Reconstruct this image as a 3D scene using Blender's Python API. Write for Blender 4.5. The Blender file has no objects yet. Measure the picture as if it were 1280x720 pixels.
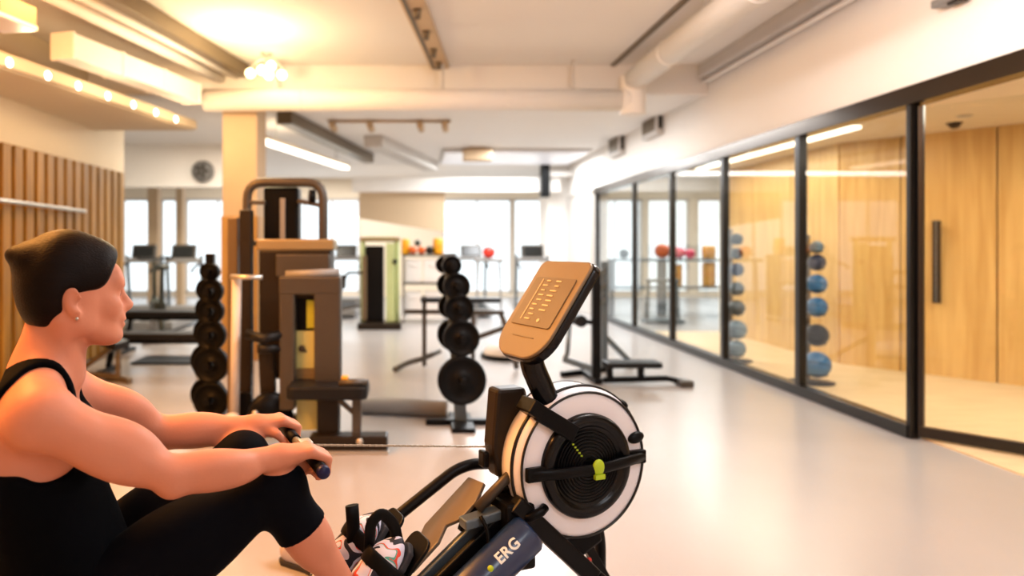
import bpy, bmesh, math, random
import numpy as np
from mathutils import Vector, Matrix, Euler

random.seed(7)
C = bpy.context.scene.collection
PI = math.pi

# ------------------------------------------------------------------ materials
def srgb(r, g, b):
    f = lambda c: (c / 255.0 / 12.92) if c / 255.0 <= 0.04045 else ((c / 255.0 + 0.055) / 1.055) ** 2.4
    return (f(r), f(g), f(b), 1.0)

def new_mat(name):
    m = bpy.data.materials.new(name)
    m.use_nodes = True
    nt = m.node_tree
    return m, nt, nt.nodes['Principled BSDF']

def mat(name, col, rough=0.5, metal=0.0, var=0.08, scale=8.0, bump=0.0, bscale=60.0, coat=0.0, spec=0.5, sss=0.0, stretch=None):
    m, nt, b = new_mat(name)
    N, L = nt.nodes, nt.links
    tc = N.new('ShaderNodeTexCoord')
    mp = N.new('ShaderNodeMapping')
    L.new(tc.outputs['Object'], mp.inputs['Vector'])
    if stretch: mp.inputs['Scale'].default_value = stretch
    nz = N.new('ShaderNodeTexNoise'); nz.inputs['Scale'].default_value = scale
    nz.inputs['Detail'].default_value = 4
    L.new(mp.outputs['Vector'], nz.inputs['Vector'])
    mx = N.new('ShaderNodeMixRGB'); mx.blend_type = 'MIX'
    c = srgb(*col)
    mx.inputs[1].default_value = (c[0] * (1 - var), c[1] * (1 - var), c[2] * (1 - var), 1)
    mx.inputs[2].default_value = (min(1, c[0] * (1 + var)), min(1, c[1] * (1 + var)), min(1, c[2] * (1 + var)), 1)
    L.new(nz.outputs['Fac'], mx.inputs[0])
    L.new(mx.outputs[0], b.inputs['Base Color'])
    b.inputs['Roughness'].default_value = rough
    b.inputs['Metallic'].default_value = metal
    b.inputs['Specular IOR Level'].default_value = spec
    if coat:
        b.inputs['Coat Weight'].default_value = coat
        b.inputs['Coat Roughness'].default_value = 0.08
    if sss:
        b.inputs['Subsurface Weight'].default_value = sss
        b.inputs['Subsurface Radius'].default_value = (0.02, 0.008, 0.004)
        b.inputs['Subsurface Scale'].default_value = 0.4
    if bump:
        n2 = N.new('ShaderNodeTexNoise'); n2.inputs['Scale'].default_value = bscale
        L.new(mp.outputs['Vector'], n2.inputs['Vector'])
        bp = N.new('ShaderNodeBump'); bp.inputs['Strength'].default_value = bump
        bp.inputs['Distance'].default_value = 0.01
        L.new(n2.outputs['Fac'], bp.inputs['Height'])
        L.new(bp.outputs['Normal'], b.inputs['Normal'])
    return m

def wood(name, c1, c2, scale=(14, 14, 0.8), rough=0.45, coat=0.0):
    m, nt, b = new_mat(name)
    N, L = nt.nodes, nt.links
    tc = N.new('ShaderNodeTexCoord'); mp = N.new('ShaderNodeMapping')
    mp.inputs['Scale'].default_value = scale
    L.new(tc.outputs['Object'], mp.inputs['Vector'])
    nz = N.new('ShaderNodeTexNoise'); nz.inputs['Scale'].default_value = 2.0
    nz.inputs['Detail'].default_value = 6; nz.inputs['Distortion'].default_value = 0.6
    L.new(mp.outputs['Vector'], nz.inputs['Vector'])
    rp = N.new('ShaderNodeValToRGB')
    rp.color_ramp.elements[0].color = srgb(*c1); rp.color_ramp.elements[0].position = 0.3
    rp.color_ramp.elements[1].color = srgb(*c2); rp.color_ramp.elements[1].position = 0.7
    L.new(nz.outputs['Fac'], rp.inputs['Fac'])
    L.new(rp.outputs['Color'], b.inputs['Base Color'])
    b.inputs['Roughness'].default_value = rough
    if coat: b.inputs['Coat Weight'].default_value = coat
    return m

def emit(name, col, strength):
    m, nt, b = new_mat(name)
    b.inputs['Base Color'].default_value = srgb(*col)
    b.inputs['Emission Color'].default_value = srgb(*col)
    b.inputs['Emission Strength'].default_value = strength
    return m

def glass(name, tint=(1, 1, 1), ior=1.5, gain=1.0):
    m = bpy.data.materials.new(name); m.use_nodes = True
    nt = m.node_tree; N, L = nt.nodes, nt.links
    N.remove(N['Principled BSDF'])
    out = N['Material Output']
    tr = N.new('ShaderNodeBsdfTransparent'); tr.inputs['Color'].default_value = (*tint, 1)
    gl = N.new('ShaderNodeBsdfGlossy'); gl.inputs['Roughness'].default_value = 0.02
    fr = N.new('ShaderNodeFresnel'); fr.inputs['IOR'].default_value = ior
    mu = N.new('ShaderNodeMath'); mu.operation = 'MULTIPLY'; mu.use_clamp = True
    mu.inputs[1].default_value = gain
    L.new(fr.outputs[0], mu.inputs[0])
    ge = N.new('ShaderNodeNewGeometry'); iv = N.new('ShaderNodeMath'); iv.operation = 'SUBTRACT'; iv.inputs[0].default_value = 1.0
    L.new(ge.outputs['Backfacing'], iv.inputs[1])
    m2 = N.new('ShaderNodeMath'); m2.operation = 'MULTIPLY'
    L.new(mu.outputs[0], m2.inputs[0]); L.new(iv.outputs[0], m2.inputs[1]); mu = m2
    mx = N.new('ShaderNodeMixShader')
    L.new(mu.outputs[0], mx.inputs[0]); L.new(tr.outputs[0], mx.inputs[1]); L.new(gl.outputs[0], mx.inputs[2])
    L.new(mx.outputs[0], out.inputs['Surface'])
    return m

M = {}
M['wall'] = mat('white wall paint', (233, 228, 222), 0.75, var=0.02, scale=2)
M['ceiling'] = mat('ceiling paint', (232, 226, 220), 0.85, var=0.02, scale=2)
M['warmlit'] = mat('beige wall paint', (206, 190, 164), 0.75, var=0.02, scale=2)  # white paint with warm lamp glow mixed into the colour
M['cream'] = mat('cream paint', (226, 212, 190), 0.7, var=0.03)
M['tan'] = mat('tan board', (186, 160, 128), 0.7, var=0.03)
M['duct'] = mat('painted duct', (236, 230, 224), 0.55, var=0.02)
M['greytrim'] = mat('grey trim', (196, 190, 184), 0.6, var=0.03)
M['pillar'] = mat('pillar plaster', (192, 166, 134), 0.75, var=0.03)
M['blacksteel'] = mat('black steel', (26, 24, 23), 0.28, metal=0.3, var=0.15)
M['bronze'] = mat('dark bronze frame', (58, 46, 34), 0.22, metal=0.75, var=0.2, scale=3)
M['black'] = mat('black plastic', (8, 8, 10), 0.35, var=0.2, scale=20, spec=0.12)
M['blackgloss'] = mat('gloss black plastic', (7, 8, 12), 0.2, var=0.2, spec=0.25)
M['blacksatin'] = mat('satin black tube', (9, 9, 11), 0.32, var=0.15, spec=0.15)
M['rubber'] = mat('black rubber', (8, 8, 9), 0.5, var=0.25, scale=30, bump=0.1, spec=0.12)
M['vinyl'] = mat('black vinyl pad', (20, 20, 22), 0.42, var=0.15, bump=0.05, spec=0.2)
M['darkbrown'] = mat('dark brown shroud', (34, 27, 20), 0.4, var=0.12, spec=0.2)
M['bronzegrey'] = mat('bronze grey powder coat', (68, 62, 55), 0.4, metal=0.3, var=0.08)
M['tanmetal'] = mat('champagne powder coat', (106, 91, 70), 0.38, metal=0.35, var=0.08)
M['goldgrey'] = mat('champagne cover', (140, 123, 90), 0.4, metal=0.3, var=0.06)
M['chrome'] = mat('chrome', (235, 232, 225), 0.12, metal=1.0, var=0.03)
M['silver'] = mat('brushed silver', (190, 186, 178), 0.3, metal=0.8, var=0.05)
M['steelblue'] = mat('grey blue steel', (96, 108, 116), 0.35, metal=0.5, var=0.1)
M['greyplastic'] = mat('grey plastic', (128, 126, 124), 0.45, var=0.06)
M['lime'] = mat('lime guard panel', (186, 190, 52), 0.4, var=0.06)
M['limepale'] = mat('pale lime panel', (206, 206, 138), 0.4, var=0.06)
M['palegreen'] = mat('pale green frame', (176, 190, 136), 0.45, var=0.08)
M['whiteplastic'] = mat('white plastic', (236, 236, 244), 0.35, var=0.02)
M['whitecab'] = mat('white laminate', (222, 216, 212), 0.4, var=0.03)
M['yellow'] = mat('yellow vinyl', (226, 160, 20), 0.4, var=0.08)
M['orange'] = mat('orange rubber', (214, 96, 24), 0.45, var=0.1)
M['red'] = mat('red rubber', (214, 54, 40), 0.4, var=0.1)
M['pink'] = mat('pink rubber', (232, 76, 110), 0.4, var=0.1)
M['blueball'] = mat('blue rubber', (40, 104, 160), 0.4, var=0.1)
M['navyball'] = mat('navy rubber', (26, 38, 72), 0.4, var=0.15)
M['slateball'] = mat('slate rubber', (92, 118, 138), 0.45, var=0.1)
M['greengrey'] = mat('dark green rubber', (40, 46, 38), 0.45, var=0.15)
M['console'] = mat('bronze console face', (122, 106, 82), 0.42, metal=0.15, var=0.05)
M['consoledark'] = mat('bronze console inset', (104, 88, 64), 0.4, metal=0.15, var=0.06)
M['consolemark'] = mat('console lettering', (226, 204, 156), 0.4, var=0.04)
M['taupe'] = mat('taupe foot panel', (104, 92, 78), 0.35, var=0.1)
M['tubeblue'] = mat('blue black tube', (20, 42, 82), 0.28, var=0.12, coat=0.25)
M['print'] = mat('white print', (226, 236, 238), 0.5, var=0.03)
M['printgreen'] = mat('lime print', (178, 208, 36), 0.45, var=0.05)
M['capblue'] = mat('navy end cap', (12, 16, 62), 0.4, var=0.1, spec=0.3)
M['chain'] = mat('steel chain', (178, 168, 152), 0.3, metal=0.8, var=0.1)
M['skin'] = mat('skin', (204, 134, 106), 0.5, var=0.06, scale=14, sss=0.05, bump=0.03, bscale=120, spec=0.28)
M['hair'] = mat('dark brown hair', (16, 8, 6), 0.4, var=0.5, scale=3, bump=0.25, bscale=30, stretch=(1.5, 14, 14), spec=0.1)
M['tank'] = mat('black jersey', (5, 6, 9), 0.85, var=0.2, scale=10, bump=0.15, bscale=25, spec=0.04)
M['legging'] = mat('black stretch fabric', (7, 8, 14), 0.75, var=0.2, scale=8, bump=0.12, bscale=22, spec=0.05)
M['eyewhite'] = mat('eye', (220, 212, 204), 0.2, var=0.05)
M['lip'] = mat('lips', (196, 104, 90), 0.45, var=0.05)
M['brow'] = mat('eyebrow hair', (46, 28, 20), 0.7, var=0.2)
M['sneaker'] = mat('pale grey knit', (176, 168, 178), 0.75, var=0.08, scale=30, bump=0.2)
M['sole'] = mat('dark sole', (36, 34, 40), 0.7, var=0.1)
M['woodwall'] = wood('light oak veneer', (196, 154, 88), (220, 182, 116), (7, 7, 0.5), 0.4)
M['woodslat'] = wood('amber wood slats', (112, 80, 18), (160, 118, 38), (9, 9, 0.6), 0.5)
M['slatback'] = wood('dark amber board', (72, 46, 14), (98, 64, 22), (9, 9, 0.6), 0.6)
M['woodwallamber'] = wood('amber oak cladding', (160, 116, 56), (190, 146, 80), (7, 7, 0.5), 0.45)
M['oakfloor'] = wood('pale oak floor', (204, 178, 138), (218, 194, 154), (1.2, 6, 6), 0.45)
M['glass'] = glass('partition glass', (0.95, 0.96, 0.94), 1.5, 1.15)
M['windowglass'] = glass('window glass', (0.97, 0.99, 1.0), 1.45, 1.0)
M['spot'] = emit('spot lamp', (255, 240, 225), 6)
M['led'] = emit('led strip', (255, 244, 226), 3.0)
M['warmbulb'] = emit('warm globe', (255, 236, 180), 5)
M['screen'] = mat('dark screen', (26, 28, 28), 0.2, var=0.1)

def floor_mat():
    m, nt, b = new_mat('speckled rubber floor')
    N, L = nt.nodes, nt.links
    tc = N.new('ShaderNodeTexCoord')
    nz = N.new('ShaderNodeTexNoise'); nz.inputs['Scale'].default_value = 0.7; nz.inputs['Detail'].default_value = 5
    L.new(tc.outputs['Object'], nz.inputs['Vector'])
    rp = N.new('ShaderNodeValToRGB')
    rp.color_ramp.elements[0].color = srgb(158, 154, 152); rp.color_ramp.elements[0].position = 0.25
    rp.color_ramp.elements[1].color = srgb(168, 164, 162); rp.color_ramp.elements[1].position = 0.75
    L.new(nz.outputs['Fac'], rp.inputs['Fac'])
    sp = N.new('ShaderNodeTexNoise'); sp.inputs['Scale'].default_value = 220; sp.inputs['Detail'].default_value = 1
    L.new(tc.outputs['Object'], sp.inputs['Vector'])
    mx = N.new('ShaderNodeMixRGB'); mx.blend_type = 'MULTIPLY'; mx.inputs[0].default_value = 0.06
    L.new(rp.outputs['Color'], mx.inputs[1]); L.new(sp.outputs['Fac'], mx.inputs[2])
    L.new(mx.outputs[0], b.inputs['Base Color'])
    b.inputs['Roughness'].default_value = 0.27
    b.inputs['Specular IOR Level'].default_value = 0.6
    return m
M['floor'] = floor_mat()

def shoe_mat():
    m, nt, b = new_mat('patterned knit')
    N, L = nt.nodes, nt.links
    tc = N.new('ShaderNodeTexCoord'); mp = N.new('ShaderNodeMapping')
    mp.inputs['Rotation'].default_value = (0.4, 0.9, 0.3)
    mp.inputs['Scale'].default_value = (1.0, 1.6, 1.0)
    L.new(tc.outputs['Object'], mp.inputs['Vector'])
    vo = N.new('ShaderNodeTexNoise'); vo.inputs['Scale'].default_value = 13; vo.inputs['Detail'].default_value = 0.5
    vo.inputs['Distortion'].default_value = 0.8
    L.new(mp.outputs['Vector'], vo.inputs['Vector'])
    rp = N.new('ShaderNodeValToRGB'); cr = rp.color_ramp; cr.interpolation = 'CONSTANT'
    cols = [(0.0, (20, 22, 40)), (0.40, (214, 214, 236)), (0.55, (226, 74, 52)), (0.585, (84, 168, 150)), (0.605, (224, 224, 240)), (0.68, (24, 26, 46))]
    cr.elements[0].position = 0; cr.elements[0].color = srgb(*cols[0][1])
    cr.elements[1].position = cols[1][0]; cr.elements[1].color = srgb(*cols[1][1])
    for p, c in cols[2:]:
        e = cr.elements.new(p); e.color = srgb(*c)
    L.new(vo.outputs['Fac'], rp.inputs['Fac'])
    L.new(rp.outputs['Color'], b.inputs['Base Color'])
    b.inputs['Roughness'].default_value = 0.7
    return m
M['shoe'] = shoe_mat()

# ------------------------------------------------------------------ mesh builder
def frame_of(d):
    d = d.normalized()
    a = Vector((0, 0, 1)) if abs(d.z) < 0.9 else Vector((0, 1, 0))
    x = a.cross(d).normalized()
    return x, d.cross(x).normalized()

def fillet(pts, r, n=5):
    pts = [Vector(p) for p in pts]
    out = [pts[0]]
    for i in range(1, len(pts) - 1):
        a, b, c = pts[i - 1], pts[i], pts[i + 1]
        rr = min(r, (a - b).length * 0.45, (c - b).length * 0.45)
        p0 = b + (a - b).normalized() * rr; p1 = b + (c - b).normalized() * rr
        for k in range(n + 1):
            t = k / n
            out.append(p0 * (1 - t) ** 2 + b * 2 * t * (1 - t) + p1 * t * t)
    out.append(pts[-1])
    return out

class MB:
    def __init__(s): s.bm = bmesh.new()
    def box(s, c, size, rz=0, rx=0, ry=0):
        m = Matrix.Translation(c) @ Euler((rx, ry, rz)).to_matrix().to_4x4() @ Matrix.Diagonal((*size, 1))
        bmesh.ops.create_cube(s.bm, size=1, matrix=m); return s
    def box2(s, a, b):
        a, b = Vector(a), Vector(b)
        return s.box((a + b) / 2, [abs(x) for x in (b - a)])
    def bar(s, p0, p1, w, h, up=(0, 0, 1)):
        p0, p1 = Vector(p0), Vector(p1); d = p1 - p0
        y = d.normalized(); x = y.cross(Vector(up))
        if x.length < 1e-4: x = y.cross(Vector((1, 0, 0)))
        x.normalize(); z = x.cross(y).normalized()
        r = Matrix((x, y, z)).transposed().to_4x4()
        m = Matrix.Translation((p0 + p1) / 2) @ r @ Matrix.Diagonal((w, d.length, h, 1))
        bmesh.ops.create_cube(s.bm, size=1, matrix=m); return s
    def cyl(s, p0, p1, r0, r1=None, n=24):
        if r1 is None: r1 = r0
        p0, p1 = Vector(p0), Vector(p1); x, y = frame_of(p1 - p0)
        rings = []
        for p, r in ((p0, r0), (p1, r1)):
            rings.append([s.bm.verts.new(p + (x * math.cos(2 * PI * k / n) + y * math.sin(2 * PI * k / n)) * r) for k in range(n)])
        for k in range(n):
            f = s.bm.faces.new((rings[0][k], rings[0][(k + 1) % n], rings[1][(k + 1) % n], rings[1][k])); f.smooth = True
        s.bm.faces.new(list(reversed(rings[0]))); s.bm.faces.new(rings[1]); return s
    def tube(s, pts, r, n=12, rf=0.0, flat=None):
        pts = fillet(pts, rf) if rf else [Vector(p) for p in pts]
        rings = []; px = None
        for i, p in enumerate(pts):
            d = (pts[min(i + 1, len(pts) - 1)] - pts[max(i - 1, 0)]).normalized()
            if px is None: x, y = frame_of(d)
            else:
                x = (px - d * px.dot(d)).normalized(); y = d.cross(x)
            px = x
            ra, rb = (r, r) if flat is None else flat
            rings.append([s.bm.verts.new(p + x * math.cos(2 * PI * k / n) * ra + y * math.sin(2 * PI * k / n) * rb) for k in range(n)])
        for a, b in zip(rings, rings[1:]):
            for k in range(n):
                f = s.bm.faces.new((a[k], a[(k + 1) % n], b[(k + 1) % n], b[k])); f.smooth = True
        s.bm.faces.new(list(reversed(rings[0]))); s.bm.faces.new(rings[-1]); return s
    def lathe(s, prof, o=(0, 0, 0), axis=(0, 0, 1), n=48):
        # prof: list of (radius, height along axis)
        o = Vector(o); ax = Vector(axis).normalized(); x, y = frame_of(ax); rings = []
        for r, h in prof:
            if r < 1e-5: rings.append([s.bm.verts.new(o + ax * h)])
            else: rings.append([s.bm.verts.new(o + ax * h + (x * math.cos(2 * PI * k / n) + y * math.sin(2 * PI * k / n)) * r) for k in range(n)])
        for a, b in zip(rings, rings[1:]):
            for k in range(n):
                k2 = (k + 1) % n
                if len(a) == 1 and len(b) == 1: continue
                if len(a) == 1: f = s.bm.faces.new((a[0], b[k2], b[k]))
                elif len(b) == 1: f = s.bm.faces.new((a[k], a[k2], b[0]))
                else: f = s.bm.faces.new((a[k], a[k2], b[k2], b[k]))
                f.smooth = True
        return s
    def ball(s, c, r, rot=None, seg=24):
        if not hasattr(r, '__len__'): r = (r, r, r)
        m = Matrix.Translation(c) @ (rot.to_4x4() if rot else Matrix()) @ Matrix.Diagonal((*r, 1))
        g = bmesh.ops.create_uvsphere(s.bm, u_segments=seg, v_segments=seg // 2, radius=1, matrix=m)
        for v in g['verts']:
            for f in v.link_faces: f.smooth = True
        return s
    def torus(s, o, axis, R, r, n=48, k=8):
        return s.lathe([(R + r * math.cos(2 * PI * i / k), r * math.sin(2 * PI * i / k)) for i in range(k + 1)], o, axis, n)
    def prism(s, poly, o, X, Y, t):
        # polygon in the plane (X, Y) at o, thickened by t along X x Y
        o, X, Y = Vector(o), Vector(X), Vector(Y); Z = X.cross(Y).normalized()
        a = [s.bm.verts.new(o + X * u + Y * v) for u, v in poly]
        b = [s.bm.verts.new(o + X * u + Y * v + Z * t) for u, v in poly]
        n = len(poly)
        s.bm.faces.new(list(reversed(a))); s.bm.faces.new(b)
        for k in range(n): s.bm.faces.new((a[k], a[(k + 1) % n], b[(k + 1) % n], b[k]))
        return s
    def build(s, name, m, parent=None, bevel=0.0, smooth=False):
        me = bpy.data.meshes.new(name)
        bmesh.ops.remove_doubles(s.bm, verts=s.bm.verts, dist=1e-6)
        bmesh.ops.recalc_face_normals(s.bm, faces=s.bm.faces)
        if smooth:
            for f in s.bm.faces: f.smooth = True
        s.bm.to_mesh(me); s.bm.free()
        o = bpy.data.objects.new(name, me); C.objects.link(o)
        me.materials.append(m if not isinstance(m, str) else M[m])
        if parent: o.parent = parent
        if bevel:
            b = o.modifiers.new('edge', 'BEVEL'); b.width = bevel; b.segments = 2
            b.limit_method = 'ANGLE'; b.angle_limit = math.radians(40)
        return o

def rrect(w, h, r, n=6, radii=None):
    # rounded rectangle outline centred on 0
    rr = radii or (r, r, r, r)
    out = []
    for (cx, cy, a0, q) in ((w / 2, h / 2, 0, rr[0]), (-w / 2, h / 2, 90, rr[1]), (-w / 2, -h / 2, 180, rr[2]), (w / 2, -h / 2, 270, rr[3])):
        ox = cx - math.copysign(q, cx); oy = cy - math.copysign(q, cy)
        for k in range(n + 1):
            a = math.radians(a0 + 90 * k / n)
            out.append((ox + q * math.cos(a), oy + q * math.sin(a)))
    return out

def tag(o, label, cat, group=None, kind=None):
    o['label'] = label; o['category'] = cat
    if group: o['group'] = group
    if kind: o['kind'] = kind
    return o

def thing(name, label, cat, loc=(0, 0, 0), rz=0, group=None):
    o = bpy.data.objects.new(name, None); C.objects.link(o)
    o.empty_display_size = 0.1
    o.location = loc; o.rotation_euler = (0, 0, rz)
    return tag(o, label, cat, group)

def struct(o, label=None, cat=None):
    o['kind'] = 'structure'
    if label: o['label'] = label
    if cat: o['category'] = cat
    return o

def copy_tree(o, loc=None, rz=None, label=None, group=None, parent=None, scale=None):
    c = o.copy(); C.objects.link(c)
    if parent: c.parent = parent
    if loc is not None: c.location = loc
    if rz is not None: c.rotation_euler = (0, 0, rz)
    if scale is not None: c.scale = (scale, scale, scale) if not hasattr(scale, '__len__') else scale
    if label: c['label'] = label
    if group: c['group'] = group
    for ch in [x for x in bpy.data.objects if x.parent == o]:
        copy_tree(ch, parent=c)
    return c

# ------------------------------------------------------------------ camera
HC = 1.25
cam_d = bpy.data.cameras.new('camera')
cam_d.sensor_width = 36.0
cam_d.lens = 900 / 1280 * 36
cam_d.shift_x = 123 / 1280
cam_d.shift_y = -52 / 1280
cam_d.clip_start = 0.05
cam_d.dof.use_dof = True
cam_d.dof.focus_distance = 1.95
cam_d.dof.aperture_fstop = 1.6
cam = bpy.data.objects.new('camera', cam_d); C.objects.link(cam)
cam.location = (0, 0, HC); cam.rotation_euler = (PI / 2, 0, 0)
bpy.context.scene.camera = cam

def at(px, py, Y):
    return Vector(((px - 517) * Y / 900, Y, HC - (py - 308) * Y / 900))

vs = bpy.context.scene.view_settings
vs.view_transform = 'Standard'; vs.look = 'None'; vs.gamma = 1; vs.use_curve_mapping = False
vs.exposure = 0.18
# ------------------------------------------------------------------ the room
XL, XR = -3.6, 3.25
ZC, ZL = 3.25, 2.95
struct(MB().box2((-9, -3, -0.1), (9.5, 18.2, 0)).build('floor', 'floor'), 'pale grey gym floor', 'floor')
struct(MB().box2((XR + 0.06, 1.0, 0.0), (9, 10.5, 0.012)).build('floor_studio', 'oakfloor'), 'pale oak floor behind the glass partition', 'floor')
struct(MB().box2((XL - 0.2, -3, ZC), (XR + 0.2, 8.0, ZC + 0.1)).build('ceiling', 'ceiling'), 'high white ceiling over the rower', 'ceiling')
struct(MB().box2((-9, 8.0, ZL), (9.5, 18.2, ZC + 0.1)).build('ceiling_back', 'ceiling'), 'lower white ceiling at the back of the gym', 'ceiling')
struct(MB().box2((XR + 0.05, 1.0, 2.34), (9, 10.5, 2.45)).build('ceiling_studio', 'cream'), 'low cream ceiling behind the glass partition', 'ceiling')
# left wall: plaster, with slats below
struct(MB().box2((XL - 0.2, -3, 0), (XL, 8.95, ZC)).build('wall_left', 'warmlit'), 'white wall above the wood slats, coloured with warm lamp glow', 'wall')
w = MB().box2((XL, 3.5, 0), (XL + 0.02, 8.9, 2.15))
w = w.build('wall_left_panel', 'slatback'); struct(w, 'dark amber board behind the wood slats', 'wall')
b = MB()
for k in range(28): b.box2((XL + 0.02, 3.55 + k * 0.19, 0.02), (XL + 0.06, 3.55 + k * 0.19 + 0.125, 2.15))
struct(b.build('wall_left_slats', 'woodslat', bevel=0.003), 'amber vertical wood slats on the left wall', 'wall')
b = MB().cyl((XL + 0.13, 4.2, 1.66), (XL + 0.13, 7.6, 1.62), 0.02)
r = b.build('wall_rail', 'silver'); tag(r, 'thin pale rail across the amber wood slats', 'rail')
for y in (4.6, 5.9, 7.2): MB().cyl((XL + 0.055, y, 1.64), (XL + 0.13, y, 1.64), 0.012).build('bracket', 'silver', r)
# right wall above the glass
struct(MB().box2((XR, 1.0, 2.29), (XR + 0.2, 12.8, ZC)).build('wall_right', 'wall'), 'white wall above the black glass partition frame', 'wall')
b = MB().box2((XR, 12.8, 2.29), (XR + 0.2, 16.2, ZL)).box2((XR + 0.05, 12.8, 0), (XR + 0.2, 16.2, 2.29)).box2((XR - 0.42, 15.2, 0), (XR + 0.2, 16.2, ZL))
struct(b.build('wall_right_back', 'wall'), 'white pier at the end of the glass partition', 'wall')
struct(MB().box2((XR - 0.02, 13.3, 0), (XR + 0.06, 15.0, 2.2)).box2((XR - 0.04, 13.15, 0), (XR + 0.06, 13.3, 2.3)).box2((XR - 0.04, 15.0, 0), (XR + 0.06, 15.12, 2.3)).build('door_3', 'greytrim', bevel=0.01), 'pale grey door past the glass partition', 'door')
# ledge and conduit along the top of the right wall
struct(MB().box2((XR - 0.12, -1, 3.1), (XR, 12.0, ZC)).build('trim_1', 'greytrim', bevel=0.02), 'grey ledge along the top of the right wall', 'trim')
struct(MB().cyl((XR - 0.05, -1, 3.06), (XR - 0.05, 12.4, 3.06), 0.022).build('trim_2', 'duct'), 'thin conduit under the ledge on the right wall', 'trim')

struct(MB().box2((XL - 0.2, -3.2, 0), (9.5, -3.0, ZC + 0.1)).build('wall_rear', 'cream'), 'cream wall behind the camera', 'wall')
struct(MB().box2((XR, -3, 0), (XR + 0.2, 1.0, ZC)).build('wall_right_near', 'wall'), 'white wall beside the camera', 'wall')
struct(MB().box2((XR + 0.2, 0.9, 0), (9.2, 1.0, 2.45)).build('wall_studio_near', 'cream'), 'near wall of the studio', 'wall')
struct(MB().box2((9.0, 1.0, 0), (9.2, 10.5, 2.45)).build('wall_studio_side', 'cream'), 'side wall of the studio', 'wall')
# far wall with windows
FY = 18.0; SILL = 0.08
X_of = lambda px: (px - 517) / 50.0
wins = [(-8.6, X_of(150) - 0.15), (X_of(152), X_of(187)), (X_of(200), X_of(221)), (X_of(231), X_of(312)), (X_of(345), X_of(450)), (X_of(553), X_of(640)), (X_of(642), X_of(692)), (4.4, 5.7), (5.85, 6.9), (7.1, 8.6)]
edges = [-9.0]
for a, c in wins: edges += [a, c]
edges.append(9.5)
b = MB().box2((-9, FY, 2.45), (9.5, FY + 0.2, ZC)).box2((-9, FY, 0), (9.5, FY + 0.2, SILL))
for k in range(0, len(edges), 2): b.box2((edges[k], FY, SILL), (edges[k + 1], FY + 0.2, 2.45))
struct(b.build('wall_far', 'cream'), 'far wall with the tall bright windows', 'wall')
for i, (a, c) in enumerate(wins):
    t = 0.05
    f = MB().box2((a, FY + 0.05, SILL), (a + t, FY + 0.13, 2.45)).box2((c - t, FY + 0.05, SILL), (c, FY + 0.13, 2.45)).box2((a, FY + 0.05, SILL), (c, FY + 0.13, SILL + 0.06)).box2((a, FY + 0.05, 2.39), (c, FY + 0.13, 2.45))
    if c - a > 1.2:
        n = max(2, round((c - a) / 0.7))
        for k in range(1, n): f.box2((a + (c - a) * k / n - 0.02, FY + 0.06, SILL), (a + (c - a) * k / n + 0.02, FY + 0.12, 2.45))
    fo = struct(f.build('window_%d' % (i + 1), 'greytrim'), 'tall white far window', 'window')
    MB().box2((a + 0.01, FY + 0.085, SILL + 0.02), (c - 0.01, FY + 0.093, 2.43)).build('pane', 'windowglass', fo)
struct(MB().box2((-9.2, 8.9, 0), (-9, 18.2, ZC)).build('wall_left_far', 'wall'), 'far left side wall', 'wall')
struct(MB().box2((-9, 8.75, 0), (XL - 0.2, 8.95, ZC)).build('wall_left_return', 'wall'), 'return wall past the slats', 'wall')
struct(MB().box2((-9, 8.0, ZC - 0.3), (XL - 0.19, 8.8, ZC)).build('wall_left_cap', 'wall'))
struct(MB().box2((9.3, 8.0, 0), (9.5, 18.2, ZC)).build('wall_right_far', 'wall'), 'far right side wall', 'wall')
# curtain piers in front of the left windows
for px, wd in ((193, 0.2), (226, 0.12)):
    p = at(px, 300, 14.0)
    struct(MB().box2((p.x - wd / 2, 13.9, 0), (p.x + wd / 2, 14.1, ZL)).build('wall_pier', 'pillar'), 'slim pier between the left windows', 'wall')
# white bulkhead over the left windows
p0, p1 = at(120, 226, 12.0), at(300, 238, 12.0)
struct(MB().box2((-8.9, 12.0, 2.24), (p1.x, 12.2, ZL)).build('wall_bulkhead', 'wall'), 'white bulkhead over the left windows', 'wall')
# tan bulkhead with a slanted lower edge
q = [at(449, 273, 15.0), at(556, 290, 15.0), at(556, 238, 15.0), at(449, 238, 15.0)]
b = MB().prism([(v.x, v.z) for v in q], (0, 15.1, 0), (1, 0, 0), (0, 0, 1), 0.12)
struct(b.build('wall_tan_bulkhead', 'tan'), 'tan bulkhead with a slanted lower edge', 'wall')
q = [at(440, 222, 14.8), at(700, 222, 14.8), at(700, 240, 14.8), at(440, 240, 14.8)]
b = MB().prism([(v.x, v.z) for v in q], (0, 14.9, 0), (1, 0, 0), (0, 0, 1), 0.15)
struct(b.build('trim_3', 'wall', bevel=0.02), 'white soffit band above the far windows', 'trim')

# pillar
struct(MB().box2((-2.10, 7.9, 0), (-1.72, 8.4, ZL + 0.02)).build('wall_pillar', 'pillar', bevel=0.01), 'cream pillar behind the weight machine', 'wall')

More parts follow.
